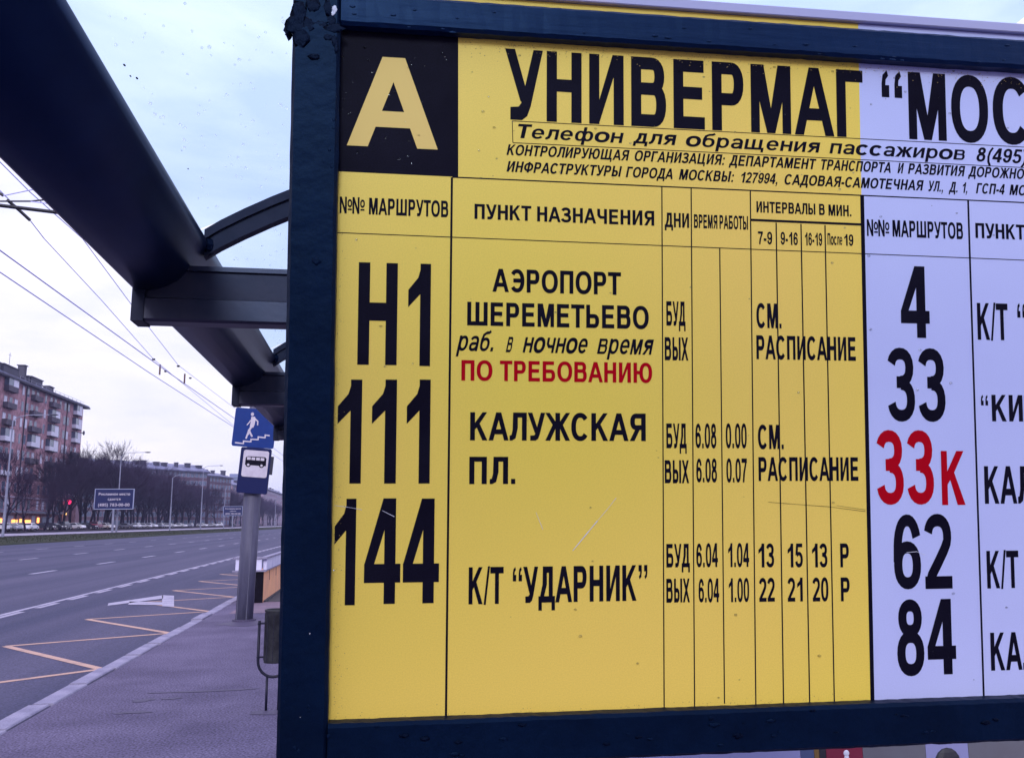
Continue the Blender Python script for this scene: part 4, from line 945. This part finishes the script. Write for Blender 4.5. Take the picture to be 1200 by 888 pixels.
ysh = MB(); ysh.add([(xr-.02, ys0, .0), (uat(ys0), ys0, .0), (uat(ys1), ys1, .0), (xr-.02, ys1, .0), (xr-.02, ys0, -.009), (uat(ys0), ys0, -.009), (uat(ys1), ys1, -.009), (xr-.02, ys1, -.009)], [(0, 1, 2, 3), (4, 7, 6, 5), (0, 4, 5, 1), (1, 5, 6, 2), (2, 6, 7, 3), (3, 7, 4, 0)])
ysheet = ysh.build('yellow_sheet', 'yellow', rb_)
wsh = MB(); wsh.add([(uat(ys0), ys0, .0), (UR, ys0, .0), (UR, ys1, .0), (uat(ys1), ys1, .0), (uat(ys0), ys0, -.009), (UR, ys0, -.009), (UR, ys1, -.009), (uat(ys1), ys1, -.009)], [(0, 1, 2, 3), (4, 7, 6, 5), (0, 4, 5, 1), (1, 5, 6, 2), (2, 6, 7, 3), (3, 7, 4, 0)])
wsheet = wsh.build('white_sheet', 'white', rb_)
def sheet_of(u): return ysheet if u < (ub0+ub1)/2-.002 else wsheet
IZ = .00025
def bpl(px, py): a = bp(px, py); return (a[0], lv(a[1]))
def patch(pts, m, name, z=IZ, parent=None):
    q = [bpl(*p) for p in pts]; mb = MB(); mb.add([(a, b, z) for a, b in q], [tuple(range(len(q)))]); n = (Vector(mb.v[1])-Vector(mb.v[0])).cross(Vector(mb.v[2])-Vector(mb.v[1]))
    if n.z < 0: mb.f = [f[::-1] for f in mb.f]
    return mb.build(name, m, parent or sheet_of(q[0][0]))
def rule(a, b, wpx, name='rule', z=IZ*.6):
    A, B_ = Vector(bpl(*a)), Vector(bpl(*b)); d = (B_-A).normalized(); nn = Vector((-d.y, d.x))*(wpx*.0009/2)
    mb = MB(); q = [A-nn, B_-nn, B_+nn, A+nn]; mb.add([(p.x, p.y, z) for p in q], [(0, 1, 2, 3)]); return mb.build(name, 'ink', sheet_of(A.x))
def txt(s, x0, x1, yb, h, m='ink', shear=0, yt=None, z=IZ, sc=None):
    """x0, x1 picture columns of the ink ends, yb baseline row at x0, h cap height in picture px at x0"""
    a = bpl(x0, yb); c = bpl(x0, yb-h); hh = c[1]-a[1]
    b = bpl(x1, yb+(x1-x0)*.04); u0, u1 = a[0], b[0]
    sx = shear*hh
    if shear: u1 -= sx
    mb, W = textmesh(s, lambda q, r_: (u0+(u1-u0)*q+sx*r_, a[1]+r_*hh, z)); return mb.build('lettering', m, sheet_of((u0+u1)/2))
# dark square with the letter A
patch([(388, 33), (537, 36), (537, 207.6), (388, 200.6)], 'ink', 'letter_square', z=IZ*.4)
txt('А', 406.4, 513, 170.6, 106, 'yellow_letter', z=IZ*1.6)
txt('УНИВЕРМАГ', 591.4, 1012, 140.0, 83)
txt('“МО', 1033.5, 1159, 161.5, 79); txt('СКВА”', 1164.5, 1385, 168, 78)
sh_ = .22
for s, a, b, y in (('Телефон', 604, 732, 161.8), ('для', 742, 794, 168.0), ('обращения', 803, 962.4, 171.5), ('пассажиров', 971.9, 1133, 180.0), ('8(495)', 1143.5, 1206, 189.3)):
    txt(s, a, b, y, 16.6, shear=sh_)
for a, b in (((600.3, 142), (1290, 177.2)), ((601, 167.5), (1290, 201))): rule(a, b, .9)
rule((600.3, 142), (601, 167.5), .9)
for s, a, b in (('КОНТРОЛИРУЮЩАЯ', 593.5, 738), ('ОРГАНИЗАЦИЯ:', 742.7, 850.3), ('ДЕПАРТАМЕНТ', 854.3, 957), ('ТРАНСПОРТА', 960.5, 1046), ('И', 1051.6, 1059.7), ('РАЗВИТИЯ', 1063.8, 1131.4), ('ДОРОЖНО', 1134.6, 1201.5)):
    txt(s, a, b, 181.8+(a-593.5)*.0468, 12.6-(a-593)*.0006, shear=.2)
for s, a, b in (('ИНФРАСТРУКТУРЫ', 593.5, 729), ('ГОРОДА', 733.2, 790.5), ('МОСКВЫ:', 795.4, 861), ('127994,', 867.3, 913), ('САДОВАЯ-САМОТЕЧНАЯ', 918.4, 1082.7), ('УЛ.,', 1086.8, 1107), ('Д.', 1111.9, 1124), ('1,', 1127, 1135.4), ('ГСП-4', 1143.5, 1178.6), ('МО', 1182.7, 1204)):
    txt(s, a, b, 201.4+(a-593.5)*.0462, 12.6-(a-593)*.0006, shear=.2)
for ox in (0, 1):   # column heads
    pass
txt('№№', 398, 427, 250.0, 19.5); txt('МАРШРУТОВ', 432.3, 525.2, 251.4, 19.5)
txt('ПУНКТ', 556, 622.6, 256.6, 17.6); txt('НАЗНАЧЕНИЯ', 629.4, 766.7, 259.6, 17.6)
txt('ДНИ', 779, 807.5, 266.2, 17); txt('ВРЕМЯ', 813.2, 840.7, 267.2, 16); txt('РАБОТЫ', 843.2, 876.6, 268.2, 16)
txt('ИНТЕРВАЛЫ', 886.5, 955.5, 249.0, 13); txt('В', 959.9, 966.5, 252.0, 13); txt('МИН.', 970.9, 997.6, 252.8, 13)
txt('7-9', 888.3, 904.9, 286.2, 15); txt('9-16', 914.8, 934.9, 286.8, 15); txt('16-19', 943.4, 963.5, 287.6, 15); txt('После', 969.8, 987, 286.8, 13.5); txt('19', 989.4, 1000, 288.0, 13.5)
txt('№№', 1016, 1042, 276.6, 19.5); txt('МАРШРУТОВ', 1046, 1128.6, 277.5, 19.5)
txt('ПУНКТ', 1143.2, 1201, 279.0, 17.6); txt('НАЗНАЧЕНИЯ', 1207, 1320, 282, 17.6)
# left column
txt('Н', 418.6, 464.7, 427.2, 120); txt('1', 477.4, 502.3, 428.6, 120)
for a, b in ((394.3, 421), (434.7, 462), (475.7, 501.8)): txt('1', a, b, 566.4, 122)
txt('1', 390.6, 414.2, 709.2, 125); txt('4', 426, 468.6, 707.8, 124); txt('4', 471.6, 514, 707.0, 123)
txt('АЭРОПОРТ', 577, 727.8, 341.8, 27); txt('ШЕРЕМЕТЬЕВО', 547.4, 760.3, 381.2, 27.6)
for s, a, b, y in (('раб.', 535.4, 582.3, 411.0), ('в', 592.5, 603.8, 412.6), ('ночное', 612.3, 691.6, 413.0), ('время', 699.4, 767.8, 414.6)): txt(s, a, b, y, 24.5, shear=.21)
txt('ПО', 540.6, 577, 445.8, 24, 'red'); txt('ТРЕБОВАНИЮ', 585.7, 764.3, 446.4, 24, 'red')
txt('КАЛУЖСКАЯ', 550.8, 756.8, 515.8, 33); txt('ПЛ.', 549.8, 603.8, 567, 32)
txt('К/Т', 549, 590, 707.8, 43.5); txt('“УДАРНИК”', 600.4, 759.2, 706.4, 42.5)
txt('БУД', 780.9, 803.3, 381.5, 28.5); txt('ВЫХ', 779, 806.6, 422.0, 27)
txt('СМ.', 886.5, 915.8, 384.2, 29); txt('РАСПИСАНИЕ', 886.5, 1003, 420.8, 28)
txt('БУД', 780.9, 804.7, 525, 29); txt('ВЫХ', 779, 807.5, 566, 27)
txt('6.08', 815, 839.6, 525, 29); txt('6.08', 816, 840.3, 565, 28); txt('0.00', 850.6, 875.1, 525, 29); txt('0.07', 851.3, 875.5, 565, 28)
txt('СМ.', 888.3, 918.4, 526, 28.5); txt('РАСПИСАНИЕ', 889, 1006, 563.4, 28)
txt('БУД', 780.9, 808.4, 664.6, 27.5); txt('ВЫХ', 780.9, 808.4, 705.8, 28)
txt('6.04', 816, 841.4, 664.4, 28); txt('6.04', 818.7, 842.9, 705.6, 28); txt('1.04', 853.5, 878, 664.2, 28); txt('1.00', 854.2, 878, 705.2, 28)
txt('13', 889, 907.4, 664.6, 28); txt('22', 889.8, 908, 704.8, 28); txt('15', 923.2, 941, 664.6, 28); txt('21', 923.2, 940.5, 704.6, 28)
txt('13', 951.8, 969.8, 664.6, 28); txt('20', 952.5, 970.9, 704.4, 28); txt('Р', 984.8, 995, 664.4, 28); txt('Р', 985.5, 996, 704.2, 28)
txt('4', 1056.3, 1090, 395.5, 84); txt('33', 1041.7, 1109, 493.5, 86); txt('33', 1028.8, 1095.5, 591, 87, 'red'); txt('к', 1104, 1131.5, 591.5, 86, 'red')
txt('62', 1047.9, 1116.4, 690.5, 88); txt('84', 1052.3, 1121.2, 791.5, 89)
txt('К/Т', 1145.8, 1181.7, 398, 43); txt('“', 1192.7, 1203, 398, 43); txt('“', 1149.8, 1158.8, 493.5, 31); txt('КИТАЙ', 1162.6, 1255, 493.5, 31)
txt('КАЛУЖСКАЯ', 1154.2, 1328, 590, 44); txt('К/Т', 1157, 1194.5, 689.2, 44); txt('КАЛУЖСКАЯ', 1161.5, 1330, 785.4, 44.5)
# rules of the table
for a, b, w_ in (((529.6, 208), (522.5, 849), 2.6), ((775.6, 219), (778.3, 836), 1.5), ((809.9, 221), (814, 834), 1.5), ((843.4, 291), (849, 824), 1.5), ((879.2, 224), (885.8, 831), 1.6),
                 ((909.5, 261), (918.3, 830), 1.7), ((938.6, 262.5), (948.9, 829), 1.7), ((966.7, 264), (977.8, 828), 1.7), ((1134.4, 235), (1153, 822), 2.6)): rule(a, b, w_)
rule((1010.2, 229), (1022.5, 826), 5.2)
rule((530, 207.8), (1400, 246.5), 1.6, z=IZ*.5)
rule((388, 272.4), (1400, 313), 1.1, z=IZ*.5)
rule((879.5, 257.8), (1009, 263.2), 3, z=IZ*.9)
# scratches and scuffs in the print
def scratch(pts, wpx, m='chip'):
    for a, b in zip(pts, pts[1:]):
        A, B_ = Vector(bpl(*a)), Vector(bpl(*b)); d = (B_-A).normalized(); nn = Vector((-d.y, d.x))*(wpx*.0009/2)
        mb.add([(p.x, p.y, IZ*2) for p in (A-nn*.6, B_-nn, B_+nn, A+nn*.6)], [(0, 1, 2, 3)])
mb = MB(); scratch([(671, 645), (690, 622), (700, 610)], 1.1); scratch([(700, 610), (712, 596), (722, 583)], .5)
scratch([(392, 592), (408, 594), (424, 597)], .5); scratch([(448, 598), (462, 605)], .7); scratch([(628, 600), (636, 620)], .5); scratch([(1062, 647), (1074, 646), (1084, 650)], .7); tag(mb.build('scratch', 'chip', ysheet), kind='stuff')
mb = MB(); scratch([(900, 588), (925, 590), (972, 593.5), (1014, 599)], .5, 'ink'); scratch([(980, 592), (1014, 597)], .4); mb.build('dark_scratch', 'weld', ysheet)
# water drops standing on the print
mb = MB(); rd = random.Random(9)
spots = [(1018, 300), (1020, 386), (1078, 410), (990, 267), (975, 308), (984, 222), (582, 186), (566, 131), (842, 817), (960, 768), (1117, 695), (1121, 250), (1114, 449), (1075, 457), (920, 135), (862, 720), (680, 745)]
spots += [(rd.uniform(400, 535), rd.uniform(55, 198)) for _ in range(34)] + [(rd.uniform(545, 1190), rd.uniform(58, 210)) for _ in range(60)] + [(rd.uniform(400, 1190), rd.uniform(220, 810)) for _ in range(40)]
for i, (px, py) in enumerate(spots):
    u_, v_ = bpl(px, py); s = rd.uniform(.0010, .0021) if i < 17 else rd.uniform(.0005, .0015)
    mb.ball((u_, v_, .0004), s, 8, 5, (1.2, .8, .35))
tag(mb.build('water_drops', 'raindrop', ysheet), kind='stuff')
# grime line under the top rail
mb = MB(); rd = random.Random(21)
for i in range(420):
    px = rd.uniform(540, 1199); py = 47+(px-540)*.062+abs(rd.gauss(0, 7)); u_, v_ = bpl(px, py); s = rd.uniform(.0002, .0006); mb.ball((u_, v_, .0002), s, 5, 3, (1.3, 1, .3))
for i in range(500):
    if i % 2: px = 391+abs(rd.gauss(0, 5)); py = rd.uniform(205, 845)
    else: px = rd.uniform(392, 1010); py = 849-(px-387)*.040-abs(rd.gauss(0, 6))
    u_, v_ = bpl(px, py); s = rd.uniform(.00015, .0005); mb.ball((u_, v_, .0002), s, 5, 3, (1.2, 1.2, .3))
tag(mb.build('grime_specks', 'dirt', ysheet), kind='stuff')
# weld lumps, rivet and chips on the frame
def lump(px, py, s, m='weld', name='weld_lump', z=OFF, sc=(1, 1, .5), seed=0):
    a = bp(px, py, OFF); rd = random.Random(seed+int(px*7+py)); mb = MB(); mb.ball((0, 0, 0), s, 12, 8, sc)
    mb.v = [(x*(1+rd.uniform(-.4, .4)), y*(1+rd.uniform(-.4, .4)), zz*(1+rd.uniform(-.5, .4))*(.18 if name == 'weld_lump' else .55)) for x, y, zz in mb.v]
    o = mb.build(name, m, rb_, True); o.location = (a[0], lv(a[1]), z); return o
for px, py, s, sc in ((350, 18, .011, (.7, 1.2, .10)), (352, 42, .011, (.8, 1, .10)), (347, 30, .009, (1, 1.2, .12)), (360, 30, .008, (1, 1, .08)), (366, 6, .008, (.8, 1, .10)), (384, 8, .006, (.7, 1.5, .10)), (376, 28, .005, (1.6, .7, .10)), (388, 24, .005, (.8, 1.2, .16)), (392, 33, .007, (1.4, .6, .16)), (392, 48, .004, (.8, 1.4, .4)), (394, 56, .004, (.6, 1.6, .4)), (384, 44, .005, (1, .6, .3))):
    lump(px, py, s, 'weld', 'weld_lump', sc=sc)
lump(336.5, 30, .0075, 'navy', 'side_lump', z=.004, sc=(.55, 1.25, .8)); lump(369, 67, .0062, 'weld', 'bolt_head', sc=(1, .5, .5)); lump(371, 306, .0042, 'navy', 'rivet', sc=(1, 1, .6))
lump(392, 11, .0034, 'chip', 'paint_chip', sc=(.7, 1.3, .2)); lump(390, 16, .0022, 'chip', 'paint_chip', sc=(.7, 1.3, .2))
for px, py in ((391, 150), (386, 175), (389, 195), (391, 140), (333, 822), (361, 827), (362, 832), (385, 862), (350, 880), (345, 876)):
    lump(px, py, .0016, 'navy', 'paint_blister', sc=(1, 1.3, .35))
for px, py in ((362, 827), (334, 823), (352, 840), (391, 668), (363, 742)): lump(px, py, .0006, 'chip', 'paint_chip', sc=(1, 1, .4))
for i in range(34):
    rd = random.Random(300+i); px = rd.uniform(390, 1195); py = 850-(px-387)*.040+rd.uniform(3, 42)
    lump(px, py, rd.uniform(.001, .0034), rd.choice(['navy', 'weld', 'navy']), 'paint_blister', sc=(1.6, .7, .35))
for i in range(26):
    rd = random.Random(500+i); px = rd.uniform(400, 1195); py = 2+(px-480)*.062+rd.uniform(6, 34)
    if py > 2: lump(px, py, rd.uniform(.0006, .0016), 'navy_rail', 'paint_blister', sc=(2.2, .7, .3))

# ================================================================== HAZE (thin damp air)
hz = bpy.data.materials.new('haze'); hz.use_nodes = True; nh = hz.node_tree; nh.nodes.clear()
oh = N(nh, 'ShaderNodeOutputMaterial'); ph = N(nh, 'ShaderNodeVolumePrincipled'); ph.inputs['Density'].default_value = .00024; ph.inputs['Color'].default_value = (.55, .58, 1, 1); ph.inputs['Anisotropy'].default_value = .2
nh.links.new(ph.outputs[0], oh.inputs['Volume'])
mb = MB(); mb.box((-3020, -420, -1.2), (3020, 3520, 48)); tag(mb.build('haze', hz), 'thin lavender haze in the damp air over the road', 'haze', kind='stuff')
